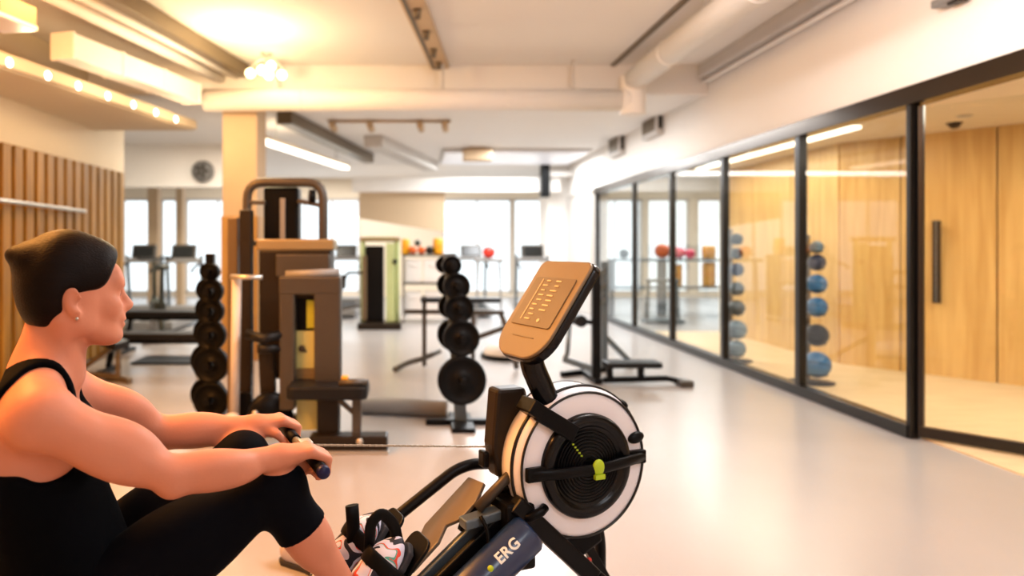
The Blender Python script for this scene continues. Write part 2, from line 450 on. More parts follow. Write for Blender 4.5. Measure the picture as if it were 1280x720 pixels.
# ducts
d = MB().cyl((2.35, -2, 3.03), (2.35, 7.62, 3.03), 0.118, n=40)
for y in (1.2, 3.0, 4.9, 6.6): d.torus((2.35, y, 3.03), (0, 1, 0), 0.119, 0.006)
d = tag(d.build('air_duct', 'duct'), 'long round white air duct along the right of the ceiling', 'duct')
for y in (0.4, 2.4, 4.2, 5.8, 7.2): MB().box2((2.345, y, 3.13), (2.355, y + 0.03, ZC)).build('hanger', 'greytrim', d)
d = MB().cyl((-2.24, 7.72, 2.82), (2.36, 7.72, 2.82), 0.118, n=40)
for x in (-1.2, -0.1, 1.0): d.torus((x, 7.72, 2.82), (1, 0, 0), 0.119, 0.005)
d = tag(d.build('air_duct', 'duct'), 'round white cross duct spanning from the pillar to the right wall', 'duct')
MB().cyl((2.22, 7.72, 2.82), (2.30, 7.72, 2.82), 0.135, n=40).cyl((2.35, 7.72, 2.66), (2.35, 7.72, 3.08), 0.135, n=40).build('elbow', 'duct', d, bevel=0.01)
for x in (-1.5, 0.3, 1.7): MB().box2((x, 7.71, 2.92), (x + 0.03, 7.73, ZC)).build('hanger', 'greytrim', d)
# beam on the step between the two ceilings
struct(MB().box2((XL - 0.2, 7.96, ZL - 0.02), (XR + 0.2, 8.06, ZC + 0.02)).build('trim_4', 'ceiling'), 'step between the high and low ceiling', 'trim')
# ceiling track and duct shadow strip
def track(p0, p1, w, h, name, label, m='tanmetal', cat='track'):
    o = MB().bar((p0[0], p0[1], ZC - h / 2), (p1[0], p1[1], ZC - h / 2), w, h).build(name, m, bevel=0.008)
    return tag(o, label, cat)
t = track((-0.13, 4.9), (0.29, 7.92), 0.2, 0.05, 'ceiling_strip', 'broad grey lighting track on the ceiling above the rower', 'pillar')
b = MB()
for y in (5.9, 6.5, 7.1, 7.6):
    x = -0.13 + 0.42 * (y - 4.9) / 3.02
    MB().cyl((x + 0.02, y, ZC - 0.05), (x + 0.02, y + 0.06, ZC - 0.11), 0.03).build('spot_head', 'tanmetal', t)
MB().bar((-0.19, 4.9, ZC - 0.052), (0.23, 7.92, ZC - 0.052), 0.025, 0.012).build('groove', 'bronzegrey', t)
track((2.19, 3.0), (2.19, 7.9), 0.05, 0.03, 'ceiling_strip', 'thin brown strip of painted shadow on the ceiling beside the long duct', 'tanmetal')  # dark strip standing for the shadow of the duct

# left ceiling: soffit with spots, square duct, pipes
def yawdir(a, b): return (Vector(b) - Vector(a))
s0 = at(-60, 58, 4.7); s0 = Vector((-3.15, 4.68, 2.60)); s1 = Vector((-2.50, 8.15, 2.60))
poly = [(XL, 2.5), (s0.x - (s0.y - 2.5) * (s1.x - s0.x) / (s1.y - s0.y), 2.5), (s1.x, s1.y), (XL, s1.y)]
struct(MB().prism(poly, (0, 0, 2.56), (1, 0, 0), (0, 1, 0), 0.10).build('ceiling_soffit', 'warmlit'), 'dropped cream soffit over the slat wall', 'ceiling')  # soffit and spot housing share the warm glow put into the wall colour
sd = (s1 - s0).normalized(); sn = Vector((sd.y, -sd.x, 0))
sb = thing('spot_strip', 'row of seven white spotlights set in the left soffit edge', 'ceiling light', (0, 0, 0))
MB().bar(s0 - sd * 1.5 + sn * 0.03 + Vector((0, 0, 0.02)), s1 + sn * 0.03 + Vector((0, 0, 0.02)), 0.05, 0.10).build('housing', 'warmlit', sb, bevel=0.01)
for (px, py) in ((12, 82), (60, 98), (98, 110), (135, 123), (167, 134), (195, 144), (220, 152)):
    # where the ray in this direction meets the plane of the strip face
    dr = Vector(((px - 517) / 900, 1, 0)); base = s0 + sn * 0.056
    tt = (base.x * sn.x + base.y * sn.y) / (dr.x * sn.x + dr.y * sn.y)
    p = Vector((dr.x * tt, tt, 2.605))
    MB().lathe([(0, 0.012), (0.026, 0.008), (0.034, 0.0), (0.034, -0.01)], p, sn, 20).build('lamp', 'spot', sb)
q0, q1 = Vector((-2.80, 5.75, 2.85)), Vector((-2.33, 7.55, 2.85))
d = MB().bar(q0, q1, 0.2, 0.2)
for k in range(4):
    t = k / 3; c = q0.lerp(q1, t)
    d.bar(c - (q1 - q0).normalized() * 0.015, c + (q1 - q0).normalized() * 0.015, 0.22, 0.22)
tag(d.build('ceiling_duct', 'duct', bevel=0.006), 'square duct hung over the left soffit', 'duct')
b = MB()
for dx, z, r in ((0.38, 3.1, 0.05), (0.55, 3.13, 0.04)):
    b.cyl((-3.35 + dx, 4.0, z), (-2.55 + dx + 0.05, 7.95, z), r)
tag(b.build('ceiling_pipe', 'duct'), 'twin painted pipes running under the ceiling at left', 'pipe')
b = MB()
b.bar((-2.42, 4.8, 3.17), (-1.86, 7.9, 3.17), 0.12, 0.14)
tag(b.build('cable_tray', 'tanmetal', bevel=0.005), 'tan cable tray under the ceiling between the pipes and the warm lamp', 'tray')
# projector-like light box top left
t = thing('light_box', 'grey box lamp hanging at the top left corner of the gym', 'ceiling light', at(2, 20, 4.3), math.radians(-12))
MB().box((0, 0, 0.03), (0.24, 0.3, 0.12)).build('body', 'greyplastic', t, bevel=0.01)
MB().box((0, 0, -0.04), (0.25, 0.31, 0.03)).build('diffuser', 'whiteplastic', t, bevel=0.006)
MB().cyl((0, 0, 0.08), (0, 0, ZC - t.location.z), 0.012).build('rod', 'silver', t)
# projecting sensor top right
p = at(1212, 2, 4.2)
t = thing('wall_sensor', 'grey box sensor jutting from the right wall at the top', 'sensor', (XR, 4.28, 2.72))
MB().box((-0.05, 0, 0), (0.10, 0.22, 0.05)).build('body', 'greyplastic', t, bevel=0.008)
MB().box((-0.055, -0.05, -0.03), (0.06, 0.09, 0.02)).build('lens', 'darkbrown', t, bevel=0.004)
# warm cluster lamp at the cross duct
p = Vector((-1.52, 7.45, 3.02))
t = thing('cluster_lamp', 'warm glass globe cluster lamp hanging beside the cross duct', 'ceiling light', p)
MB().cyl((0, 0, 0.16), (0, 0, ZC - p.z), 0.012).cyl((0, 0, ZC - p.z - 0.02), (0, 0, ZC - p.z), 0.06).build('stem', 'silver', t)
MB().tube([(-0.17, 0, 0.06), (-0.1, 0, 0.15), (0, 0, 0.17), (0.1, 0, 0.15), (0.17, 0, 0.06)], 0.009, rf=0.05).tube([(0, -0.12, 0.06), (0, 0, 0.17), (0, 0.12, 0.06)], 0.009).build('arm', 'silver', t)
for g in ((-0.17, 0, 0.02), (-0.03, -0.1, 0.03), (0.16, -0.02, 0.0), (0.0, 0.11, 0.03), (0.05, -0.03, 0.09)):
    MB().ball(g, 0.05).build('globe', 'warmbulb', t)
# lit strip far left and things under the low ceiling
a0, a1 = at(325, 178, 9.3), at(432, 216, 12.6)
a1.z = a0.z = 2.62
t = thing('ceiling_strip_light', 'long bright strip light under the ceiling behind the pillar', 'ceiling light')
MB().bar(a0, a1, 0.13, 0.05).build('diffuser', 'led', t, bevel=0.01)
MB().bar(a0 + Vector((0, 0, 0.05)), a1 + Vector((0, 0, 0.05)), 0.16, 0.05).build('housing', 'cream', t, bevel=0.01)
for k in (0.15, 0.85):
    c = a0.lerp(a1, k); MB().cyl(c + Vector((0, 0, 0.06)), (c.x, c.y, ZL), 0.008).build('rod', 'silver', t)
b = MB().bar((-1.62, 9.0, 2.86), (-0.82, 13.2, 2.86), 0.2, 0.16)
tag(b.build('cable_tray', 'tanmetal', bevel=0.01), 'tan tray under the low ceiling beside the strip light', 'tray')
b = MB().bar((-0.62, 11.0, 2.86), (0.35, 14.5, 2.86), 0.3, 0.18)
tag(b.build('ceiling_duct', 'greytrim', bevel=0.01), 'grey square duct angled towards the tan bulkhead', 'duct')
b = MB()
for px in (415, 462, 525, 556):
    c = at(px, 150, 9.6); b.cyl((c.x, 9.6, 2.88), (c.x + 0.02, 9.75, 2.83), 0.045, n=16)
b.cyl((-1.15, 9.68, 2.93), (0.5, 9.68, 2.93), 0.02)
tag(b.build('spot_rail', 'pillar'), 'rail of small tan spots under the low ceiling', 'ceiling light')
t = thing('ceiling_panel_light', 'white flat panel light at the back of the low ceiling', 'ceiling light')
MB().box((1.80, 13.4, 2.90), (2.5, 1.8, 0.05)).build('diffuser', 'whiteplastic', t, bevel=0.01)
MB().box((1.80, 13.4, 2.93), (2.6, 1.9, 0.05)).build('frame', 'greytrim', t, bevel=0.01)
t = tag(MB().box((1.1, 12.4, 2.82), (0.5, 0.3, 0.2)).box((1.1, 12.4, 2.93), (0.3, 0.2, 0.06)).build('ceiling_projector', 'pillar', bevel=0.02), 'small tan projector under the low ceiling', 'projector')
# wall grilles
for i, (y0, z, lb) in enumerate(((9.65, 2.88, 'square grey wall vent on the right wall, the nearer one'), (11.35, 2.84, 'square grey wall vent on the right wall, the farther one'))):
    t = thing('wall_vent', lb, 'vent', (XR, y0, z), 0, 'wall vents over the glass partition')
    MB().box((-0.05, 0, 0), (0.10, 0.62, 0.34)).build('frame', 'greytrim', t, bevel=0.01)
    b = MB()
    for k in range(5): b.box((-0.103, -0.2 + k * 0.1, 0), (0.02, 0.07, 0.22))
    b.build('slat', 'tanmetal', t)
    MB().box((-0.05, -0.312, 0), (0.05, 0.012, 0.2)).build('grille', 'darkbrown', t)
# wall speaker
t = thing('wall_speaker', 'tall black speaker on the white pier', 'speaker', (2.66, 14.6, 2.72))
MB().box((0, 0, 0), (0.17, 0.25, 0.95)).build('cabinet', 'black', t, bevel=0.015)
MB().box((0, -0.13, 0), (0.14, 0.02, 0.88)).build('grille', 'rubber', t, bevel=0.006)
MB().box((0.32, 0, 0), (0.5, 0.05, 0.1)).build('bracket', 'greytrim', t)
# round fan on the left bulkhead
p = at(253, 214, 11.9)
t = thing('wall_fan', 'round grey fan mounted on the white bulkhead', 'fan', p)
MB().lathe([(0.0, 0.03), (0.1, 0.03), (0.17, 0.0), (0.18, -0.05), (0.17, -0.1), (0, -0.1)], (0, 0, 0), (0, -1, 0)).build('housing', 'greyplastic', t)
b = MB()
for k in range(5):
    a = k * 2 * PI / 5; b.ball((0.07 * math.cos(a), -0.045, 0.07 * math.sin(a)), (0.055, 0.006, 0.03), Euler((0, -a, 0)).to_matrix(), 12)
b.build('blade', 'bronzegrey', t)
b = MB()
for k in range(4): b.torus((0, -0.06, 0), (0, 1, 0), 0.04 + k * 0.04, 0.004, 32, 6)
b.build('guard', 'bronzegrey', t)
MB().box((0, 0.075, 0), (0.08, 0.06, 0.08)).build('mount', 'greyplastic', t)

# ------------------------------------------------------------------ glass partition
struct(MB().box2((XR - 0.05, 1.0, 2.17), (XR + 0.08, 12.8, 2.29)).build('trim_5', 'bronze', bevel=0.004), 'dark bronze header over the glass partition', 'trim')
struct(MB().box2((XR - 0.04, 4.69, 0), (XR + 0.05, 12.8, 0.085)).build('trim_6', 'blacksteel', bevel=0.004), 'black floor track of the glass partition', 'trim')
posts = [(4.69, 0.04), (6.05, 0.075), (7.53, 0.075), (9.05, 0.075), (10.6, 0.075), (12.76, 0.1)]
for i, (y, wd) in enumerate(posts):
    struct(MB().box2((XR - 0.03, y - wd / 2, 0), (XR + 0.04, y + wd / 2, 2.2)).build('trim_%d' % (7 + i), 'blacksteel', bevel=0.004), 'black post of the glass partition', 'trim')
for i in range(5):
    y0, y1 = posts[i][0], posts[i + 1][0]
    struct(MB().box2((XR, y0, 0.05), (XR + 0.012, y1, 2.18)).build('window_%d' % (11 + i), 'glass'), 'clear glass panel of the partition', 'window')
# the glass door standing open
t = thing('door_1', 'clear glass door with black bottom rail standing ajar', 'door', (XR + 0.02, 4.66, 0), math.atan2(-0.43, 0.36))
t['kind'] = 'structure'
MB().box2((0, -0.02, 0.02), (1.0, 0.02, 0.09)).build('rail', 'blacksteel', t, bevel=0.004)
MB().box2((0.0, -0.02, 0.09), (0.03, 0.02, 2.16)).box2((0.97, -0.02, 0.09), (1.0, 0.02, 2.16)).build('stile', 'blacksteel', t, bevel=0.003)
MB().box2((0.03, -0.005, 0.08), (0.97, 0.005, 2.15)).build('pane', 'glass', t)
# studio walls: oak panels
def wood_run(a, c, n, name, label, z1=2.34):
    a, c = Vector((*a, 0)), Vector((*c, 0)); b = MB()
    d = (c - a) / n; u = d.normalized()
    for k in range(n):
        p0 = a + d * k + u * 0.006; p1 = a + d * (k + 1) - u * 0.006
        b.bar(Vector((p0.x, p0.y, z1 / 2)), Vector((p1.x, p1.y, z1 / 2)), 0.05, z1)
    o = b.build(name, 'woodwall', bevel=0.003); struct(o, label, 'wall')
    return o
wood_run((4.52, 10.5), (4.52, 7.62), 3, 'wall_studio', 'oak panelled studio wall beside the ball racks')
A = Vector((4.52, 7.62, 0)); D = Vector((0.94, -1.29, 0)).normalized()
wood_run((A.x, A.y), (A.x + D.x * 1.13, A.y + D.y * 1.13), 2, 'wall_studio_angle', 'angled oak panels left of the handle')
def wall_t(px):  # distance along the angled wall at which the viewing line X/Y = const meets it
    k = (px - 517) / 900; return (k * A.y - A.x) / (D.x - k * D.y)
t1, t2 = wall_t(1165), wall_t(1247)
a = A + D * (t1 + 0.004); c = A + D * (t2 - 0.004)
t = thing('door_2', 'oak studio door with long black pull handle', 'door', a, math.atan2(D.y, D.x)); t['kind'] = 'structure'
MB().box2((0, -0.028, 0), ((c - a).length, 0.028, 2.34)).build('leaf', 'woodwall', t, bevel=0.003)
hz0, hz1 = 1.25 - (378 - 308) * 6.95 / 900, 1.25 + (308 - 276) * 6.95 / 900
MB().box2((0.03, -0.11, hz0), (0.10, -0.085, hz1)).build('pull_handle', 'blacksteel', t, bevel=0.006)
MB().box2((0.05, -0.09, hz0 + 0.05), (0.08, -0.02, hz0 + 0.08)).box2((0.05, -0.09, hz1 - 0.08), (0.08, -0.02, hz1 - 0.05)).build('handle_post', 'silver', t)
MB().box2((0.058, -0.118, hz0 + 0.01), (0.072, -0.108, hz1 - 0.01)).build('handle_inlay', 'steelblue', t)
c2 = A + D * (t2 + 0.004); e2 = A + D * 3.6
wood_run((c2.x, c2.y), (e2.x, e2.y), 2, 'wall_studio_end', 'oak panels right of the handle')
tl = A + D * (t1 - 0.0); b0 = A + D * 1.13
wood_run((b0.x, b0.y), (tl.x, tl.y), 1, 'wall_studio_strip', 'narrow oak panel beside the handle')
struct(MB().box2((4.5, 10.5, 0), (9.3, 10.6, ZL)).build('wall_studio_back', 'cream'), 'cream wall beyond the studio', 'wall')
t = thing('ceiling_camera', 'black dome camera under the studio ceiling', 'camera', (at(1193, 160, 6.35).x, 6.35, 2.34))
MB().lathe([(0.0, -0.012), (0.06, -0.012), (0.065, 0.0), (0, 0)]).build('base', 'black', t)
MB().ball((0, 0, -0.012), (0.048, 0.048, 0.042)).build('dome', 'blackgloss', t)
t = tag(MB().lathe([(0, -0.012), (0.05, -0.012), (0.06, 0), (0, 0)], (at(1206, 147, 6.0).x, 6.0, 2.34)).build('smoke_detector', 'greytrim'), 'small pale detector under the studio ceiling beside the camera', 'detector')
t = thing('ceiling_strip_light', 'linear studio light behind the glass partition', 'ceiling light')
MB().box((4.0, 8.3, 2.328), (0.09, 3.6, 0.03)).build('diffuser', 'led', t, bevel=0.006)
# ------------------------------------------------------------------ the rower: local x runs along the machine to the wheel, -y is the near side
RX, RY, RA = -0.767, 1.739, math.radians(22)

# ---- sculpting by distance fields
class Field:
    def __init__(s, lo, hi, h):
        s.lo = np.array(lo, float); s.h = h
        s.n = np.ceil((np.array(hi) - s.lo) / h).astype(int) + 1
        s.F = np.full(s.n, 0.5, np.float32)
    def like(s):
        g = Field.__new__(Field); g.lo, g.h, g.n = s.lo, s.h, s.n
        g.F = np.full(s.n, 0.5, np.float32); return g
    def _win(s, lo, hi, pad):
        a = np.clip(np.floor((np.array(lo) - pad - s.lo) / s.h).astype(int), 0, s.n)
        b = np.clip(np.ceil((np.array(hi) + pad - s.lo) / s.h).astype(int) + 1, 0, s.n)
        if np.any(b <= a): return None, None
        ax = [s.lo[i] + s.h * np.arange(a[i], b[i]) for i in range(3)]
        X = np.meshgrid(*ax, indexing='ij')
        return (slice(a[0], b[0]), slice(a[1], b[1]), slice(a[2], b[2])), [x.astype(np.float32) for x in X]
    def _put(s, w, d, k, op):
        f = s.F[w]
        if op == 'add':
            hh = np.maximum(k - np.abs(f - d), 0) / k
            s.F[w] = np.minimum(f, d) - hh * hh * k * 0.25
        else:
            hh = np.maximum(k - np.abs(f + d), 0) / k
            s.F[w] = np.maximum(f, -d) + hh * hh * k * 0.25
    def cap(s, a, b, ra, rb=None, k=0.02, op='add'):
        rb = ra if rb is None else rb
        a = np.array(a, float); b = np.array(b, float); r = max(ra, rb)
        w, X = s._win(np.minimum(a, b) - r, np.maximum(a, b) + r, k + 0.03)
        if w is None: return s
        d = b - a; L = float(d @ d) + 1e-12
        t = np.clip(((X[0] - a[0]) * d[0] + (X[1] - a[1]) * d[1] + (X[2] - a[2]) * d[2]) / L, 0, 1)
        q = np.sqrt((X[0] - a[0] - t * d[0]) ** 2 + (X[1] - a[1] - t * d[1]) ** 2 + (X[2] - a[2] - t * d[2]) ** 2)
        s._put(w, q - (ra + (rb - ra) * t), k, op); return s
    def ell(s, c, r, k=0.02, R=None, op='add'):
        c = np.array(c, float); r = np.array(r, float); m = r.max()
        w, X = s._win(c - m, c + m, k + 0.03)
        if w is None: return s
        P = [X[i] - c[i] for i in range(3)]
        if R is not None:
            R = np.array(R); P = [sum(R[j][i] * P[j] for j in range(3)) for i in range(3)]
        k0 = np.sqrt(sum((P[i] / r[i]) ** 2 for i in range(3)))
        k1 = np.sqrt(sum((P[i] / (r[i] ** 2)) ** 2 for i in range(3))) + 1e-9
        s._put(w, k0 * (k0 - 1) / k1, k, op); return s
    def merge(s, o, k=0.02):
        hh = np.maximum(k - np.abs(s.F - o.F), 0) / k
        s.F = np.minimum(s.F, o.F) - hh * hh * k * 0.25; return s
    def half(s, p, n):
        # keep only the side where (x - p) . n < 0
        n = np.array(n, float); n /= np.linalg.norm(n)
        ax = [s.lo[i] + s.h * np.arange(s.n[i]) for i in range(3)]
        d = ((ax[0] - p[0]) * n[0])[:, None, None] + ((ax[1] - p[1]) * n[1])[None, :, None] + ((ax[2] - p[2]) * n[2])[None, None, :]
        s.F = np.maximum(s.F, d.astype(np.float32)); return s
    def cut(s, planes):
        # take away the region that lies behind every one of the planes (p, n): (x - p) . n < 0
        ax = [s.lo[i] + s.h * np.arange(s.n[i]) for i in range(3)]
        G = None
        for p, n in planes:
            n = np.array(n, float); n /= np.linalg.norm(n)
            d = (((ax[0] - p[0]) * n[0])[:, None, None] + ((ax[1] - p[1]) * n[1])[None, :, None] + ((ax[2] - p[2]) * n[2])[None, None, :]).astype(np.float32)
            G = d if G is None else np.maximum(G, d)
        k = 0.016; hh = np.maximum(k - np.abs(s.F + G), 0) / k
        s.F = np.maximum(s.F, -G) + hh * hh * k * 0.25; return s
    def grow(s, d): s.F = s.F - d; return s
    def mesh(s, name, material, parent=None, smooth=2):
        F = s.F; I = F < 0
        n = F.shape
        # cells crossed by the surface
        c = [I[i:n[0] - 1 + i, j:n[1] - 1 + j, k:n[2] - 1 + k] for i in (0, 1) for j in (0, 1) for k in (0, 1)]
        al = np.logical_and.reduce(c); an = np.logical_or.reduce(c)
        act = an & ~al
        idx = np.argwhere(act)
        vid = np.full(act.shape, -1, np.int64); vid[act] = np.arange(len(idx))
        acc = np.zeros((len(idx), 3)); cnt = np.zeros(len(idx))
        cor = [(i, j, k) for i in (0, 1) for j in (0, 1) for k in (0, 1)]
        val = {q: F[idx[:, 0] + q[0], idx[:, 1] + q[1], idx[:, 2] + q[2]].astype(float) for q in cor}
        for q in cor:
            for ax in range(3):
                if q[ax] == 1: continue
                q2 = list(q); q2[ax] = 1; q2 = tuple(q2)
                a, b = val[q], val[q2]; x = (a < 0) != (b < 0)
                t = np.where(x, a / np.where(x, a - b, 1), 0)
                p = np.array(q, float)[None, :].repeat(len(idx), 0); p[:, ax] += t
                acc[x] += p[x]; cnt[x] += 1
        V = (idx + acc / cnt[:, None]) * s.h + s.lo
        Q = []
        for ax in range(3):
            sl0 = [slice(None)] * 3; sl1 = [slice(None)] * 3
            sl0[ax] = slice(0, -1); sl1[ax] = slice(1, None)
            A, B = I[tuple(sl0)], I[tuple(sl1)]
            e = np.argwhere(A != B)
            o = [i for i in range(3) if i != ax]
            e = e[(e[:, o[0]] > 0) & (e[:, o[1]] > 0) & (e[:, o[0]] < n[o[0]] - 1) & (e[:, o[1]] < n[o[1]] - 1)]
            ins = A[e[:, 0], e[:, 1], e[:, 2]]
            def g(d0, d1):
                q = e.copy(); q[:, o[0]] += d0; q[:, o[1]] += d1
                return vid[q[:, 0], q[:, 1], q[:, 2]]
            f = np.stack([g(-1, -1), g(0, -1), g(0, 0), g(-1, 0)], 1)
            flip = ins if ax != 1 else ~ins
            f[~flip] = f[~flip][:, ::-1]
            Q.append(f)
        Q = np.concatenate(Q); Q = Q[(Q >= 0).all(1)]
        # a little smoothing
        for _ in range(smooth):
            S = np.zeros_like(V); K = np.zeros(len(V))
            for a in range(4):
                np.add.at(S, Q[:, a], V[Q[:, (a + 1) % 4]]); np.add.at(S, Q[:, (a + 1) % 4], V[Q[:, a]])
                np.add.at(K, Q[:, a], 1); np.add.at(K, Q[:, (a + 1) % 4], 1)
            V = V * 0.5 + 0.5 * S / np.maximum(K, 1)[:, None]
        me = bpy.data.meshes.new(name)
        me.vertices.add(len(V)); me.vertices.foreach_set('co', V.astype(np.float32).ravel())
        me.loops.add(Q.size); me.loops.foreach_set('vertex_index', Q.ravel().astype(np.int32))
        me.polygons.add(len(Q)); me.polygons.foreach_set('loop_start', np.arange(0, Q.size, 4, dtype=np.int32))
        me.update(calc_edges=True); me.validate()
        bm_ = bmesh.new(); bm_.from_mesh(me); bmesh.ops.recalc_face_normals(bm_, faces=bm_.faces)
        for f in bm_.faces: f.smooth = True
        bm_.to_mesh(me); bm_.free()
        o = bpy.data.objects.new(name, me); C.objects.link(o)
        me.materials.append(M[material])
        if parent: o.parent = parent
        return o

Hs = 0.004
base = Field((-0.36, -0.33, 0.17), (0.85, 0.33, 1.34), Hs)
R_ = lambda: base.like()

# torso
tor = R_()
tor.ell((-0.06, 0, 0.455), (0.125, 0.17, 0.13), 0.05)
tor.cap((-0.05, 0, 0.46), (-0.105, 0, 0.62), 0.125, 0.115, 0.06)
tor.ell((-0.09, 0, 0.58), (0.118, 0.15, 0.13), 0.06)
tor.ell((-0.135, 0, 0.73), (0.125, 0.165, 0.14), 0.06)
tor.ell((-0.13, 0, 0.83), (0.105, 0.165, 0.10), 0.05)
for s in (-1, 1):
    tor.ell((-0.17, s * 0.085, 0.80), (0.075, 0.085, 0.11), 0.05)
    tor.ell((-0.065, s * 0.075, 0.79), (0.06, 0.08, 0.06), 0.04)
    tor.cap((-0.115, 0, 0.945), (-0.115, s * 0.14, 0.905), 0.052, 0.055, 0.05)
    tor.cap((-0.095, s * 0.02, 0.975), (-0.125, s * 0.11, 0.912), 0.042, 0.045, 0.05)
# head and neck, in the head's own frame
EC = np.array([-0.052, 0.0, 1.118]); hy = math.radians(14)
HRm = Matrix.Rotation(hy, 3, 'Z') @ Matrix.Rotation(math.radians(2), 3, 'Y')
HR = np.array(HRm); hs = 1.04
def hp(x, y, z): return EC + HR @ (np.array([x, y, z]) * hs)
hed = R_()
def HE(c, r, k=0.02, op='add', rot=None):
    R = HR if rot is None else np.array(HRm @ Euler(rot).to_matrix())
    hed.ell(hp(*c), np.array(r) * hs, k, R, op)
def HCp(a, b, ra, rb=None, k=0.015, op='add'): hed.cap(hp(*a), hp(*b), ra * hs, (rb if rb is not None else ra) * hs, k, op)
HE((-0.018, 0, 0.06), (0.098, 0.076, 0.093))
HE((-0.05, 0, 0.03), (0.066, 0.066, 0.075), 0.03)
HE((0.046, 0, 0.0), (0.056, 0.062, 0.088), 0.03)
HE((0.054, 0, -0.052), (0.046, 0.046, 0.044), 0.03)
for s in (-1, 1):
    HCp((0.0, s * 0.056, -0.045), (0.077, s * 0.022, -0.080), 0.017, 0.017, 0.03)
    HE((0.076, s * 0.038, -0.008), (0.022, 0.022, 0.024), 0.025)
    HE((0.0, s * 0.06, -0.02), (0.03, 0.012, 0.05), 0.03)
HE((0.094, 0, -0.079), (0.019, 0.024, 0.018), 0.02)
HCp((0.089, -0.03, 0.036), (0.089, 0.03, 0.036), 0.013, 0.013, 0.02)
HE((0.087, 0, 0.056), (0.016, 0.05, 0.03), 0.03)
HCp((0.101, 0, 0.026), (0.124, 0, -0.007), 0.0085, 0.0115, 0.012)
HE((0.115, 0, -0.012), (0.014, 0.017, 0.010), 0.01)
HE((0.101, 0, -0.034), (0.012, 0.026, 0.02), 0.02)
HE((0.109, 0, -0.041), (0.010, 0.024, 0.0065), 0.008)
HE((0.108, 0, -0.053), (0.0095, 0.021, 0.007), 0.008)
HE((0.115, 0, -0.047), (0.008, 0.024, 0.0018), 0.004, 'sub')
for s in (-1, 1):
    HE((0.104, s * 0.031, 0.019), (0.017, 0.017, 0.012), 0.014, 'sub')
    HE((0.082, s * 0.031, 0.02), (0.016, 0.017, 0.013), 0.006)
# ears
for s in (-1, 1):
    rot = (0, math.radians(-12), math.radians(s * 28))
    HE((-0.014, s * 0.083, 0.004), (0.020, 0.0075, 0.034), 0.008, rot=rot)
    HE((-0.008, s * 0.077, -0.024), (0.012, 0.007, 0.013), 0.008, rot=rot)
    HE((-0.010, s * 0.0925, 0.008), (0.0125, 0.0075, 0.022), 0.005, 'sub', rot=rot)
    HE((0.002, s * 0.088, -0.004), (0.008, 0.012, 0.011), 0.005, 'sub', rot=rot)
nek = R_()
nek.cap((-0.115, 0, 0.92), (-0.065, 0, 1.07), 0.066, 0.060, 0.03)
nek.cap((-0.135, 0, 0.93), (-0.10, 0, 1.08), 0.05, 0.048, 0.03)
for s in (-1, 1): nek.cap((-0.05, s * 0.025, 0.94), tuple(hp(-0.03, s * 0.055, -0.04)), 0.018, 0.02, 0.03)

# arms and hands
arm = R_()
SH = {}; HANDY = {-1: -0.165, 1: 0.165}
BARX, BARZ = 0.502, 0.716
for s in (-1, 1):
    S = np.array([-0.10, s * 0.185, 0.888]); E = np.array([0.165, s * 0.205, 0.735]); W = np.array([0.412, s * 0.166, 0.742])
    SH[s] = S
    R30 = np.array(Matrix.Rotation(math.radians(30), 3, 'Y'))
    arm.ell(S + [0.0, s * 0.004, -0.002], (0.074, 0.066, 0.072), 0.03)
    arm.cap(S, E, 0.056, 0.042, 0.02)
    m = S * 0.5 + E * 0.5
    arm.ell(S + [0.065, s * 0.014, -0.036], (0.098, 0.054, 0.054), 0.022, R30)
    arm.ell(m + [-0.005, s * 0.004, -0.026], (0.105, 0.044, 0.040), 0.018, R30)
    arm.ell(m + [0.032, -s * 0.004, 0.010], (0.090, 0.042, 0.044), 0.018, R30)
    arm.ell(E + [-0.004, s * 0.004, -0.020], (0.026, 0.024, 0.024), 0.02)
    arm.cap(E, W, 0.038, 0.028, 0.02)
    arm.ell(E * 0.70 + W * 0.30 + [0, s * 0.006, 0.008], (0.105, 0.044, 0.040), 0.018)
    arm.ell(E * 0.64 + W * 0.36 + [0, 0, -0.016], (0.105, 0.042, 0.034), 0.018)
    # palm
    y = W[1]
    arm.cap(W, (0.45, y, 0.744), 0.027, 0.024, 0.02)
    for q in (-0.028, -0.009, 0.010, 0.028):
        arm.cap((0.425, y + q * 0.6, 0.744), (0.483, y + q, 0.752), 0.0175, 0.0135, 0.012)
    # fingers wrap the bar
    for f_, (q, L) in enumerate(((-0.031, 0.93), (-0.0105, 1.0), (0.0105, 1.0), (0.031, 0.9)) if s < 0 else ((0.031, 0.93), (0.0105, 1.0), (-0.0105, 1.0), (-0.031, 0.9))):
        # s<0: little finger outside; index inside
        L = (0.88, 0.97, 1.0, 0.95)[f_]
        k0 = (0.483, y + q, 0.752)
        k1 = (BARX + 0.024 * L, y + q, BARZ + 0.016)
        k2 = (BARX + 0.021 * L, y + q, BARZ - 0.017)
        k3 = (BARX - 0.004, y + q * 0.98, BARZ - 0.0265)
        arm.cap(k0, k1, 0.0125, 0.0108, 0.006); arm.cap(k1, k2, 0.0104, 0.0094, 0.004); arm.cap(k2, k3, 0.0088, 0.0078, 0.004)
    # thumb along the inner side, under the bar
    i = -s
    arm.cap((0.432, y + i * 0.02, 0.735), (0.462, y + i * 0.046, 0.722), 0.0165, 0.0125, 0.012)
    arm.cap((0.462, y + i * 0.046, 0.722), (0.485, y + i * 0.053, 0.697), 0.0115, 0.0105, 0.004)
    arm.cap((0.485, y + i * 0.053, 0.697), (0.510, y + i * 0.050, 0.688), 0.0105, 0.0088, 0.004)

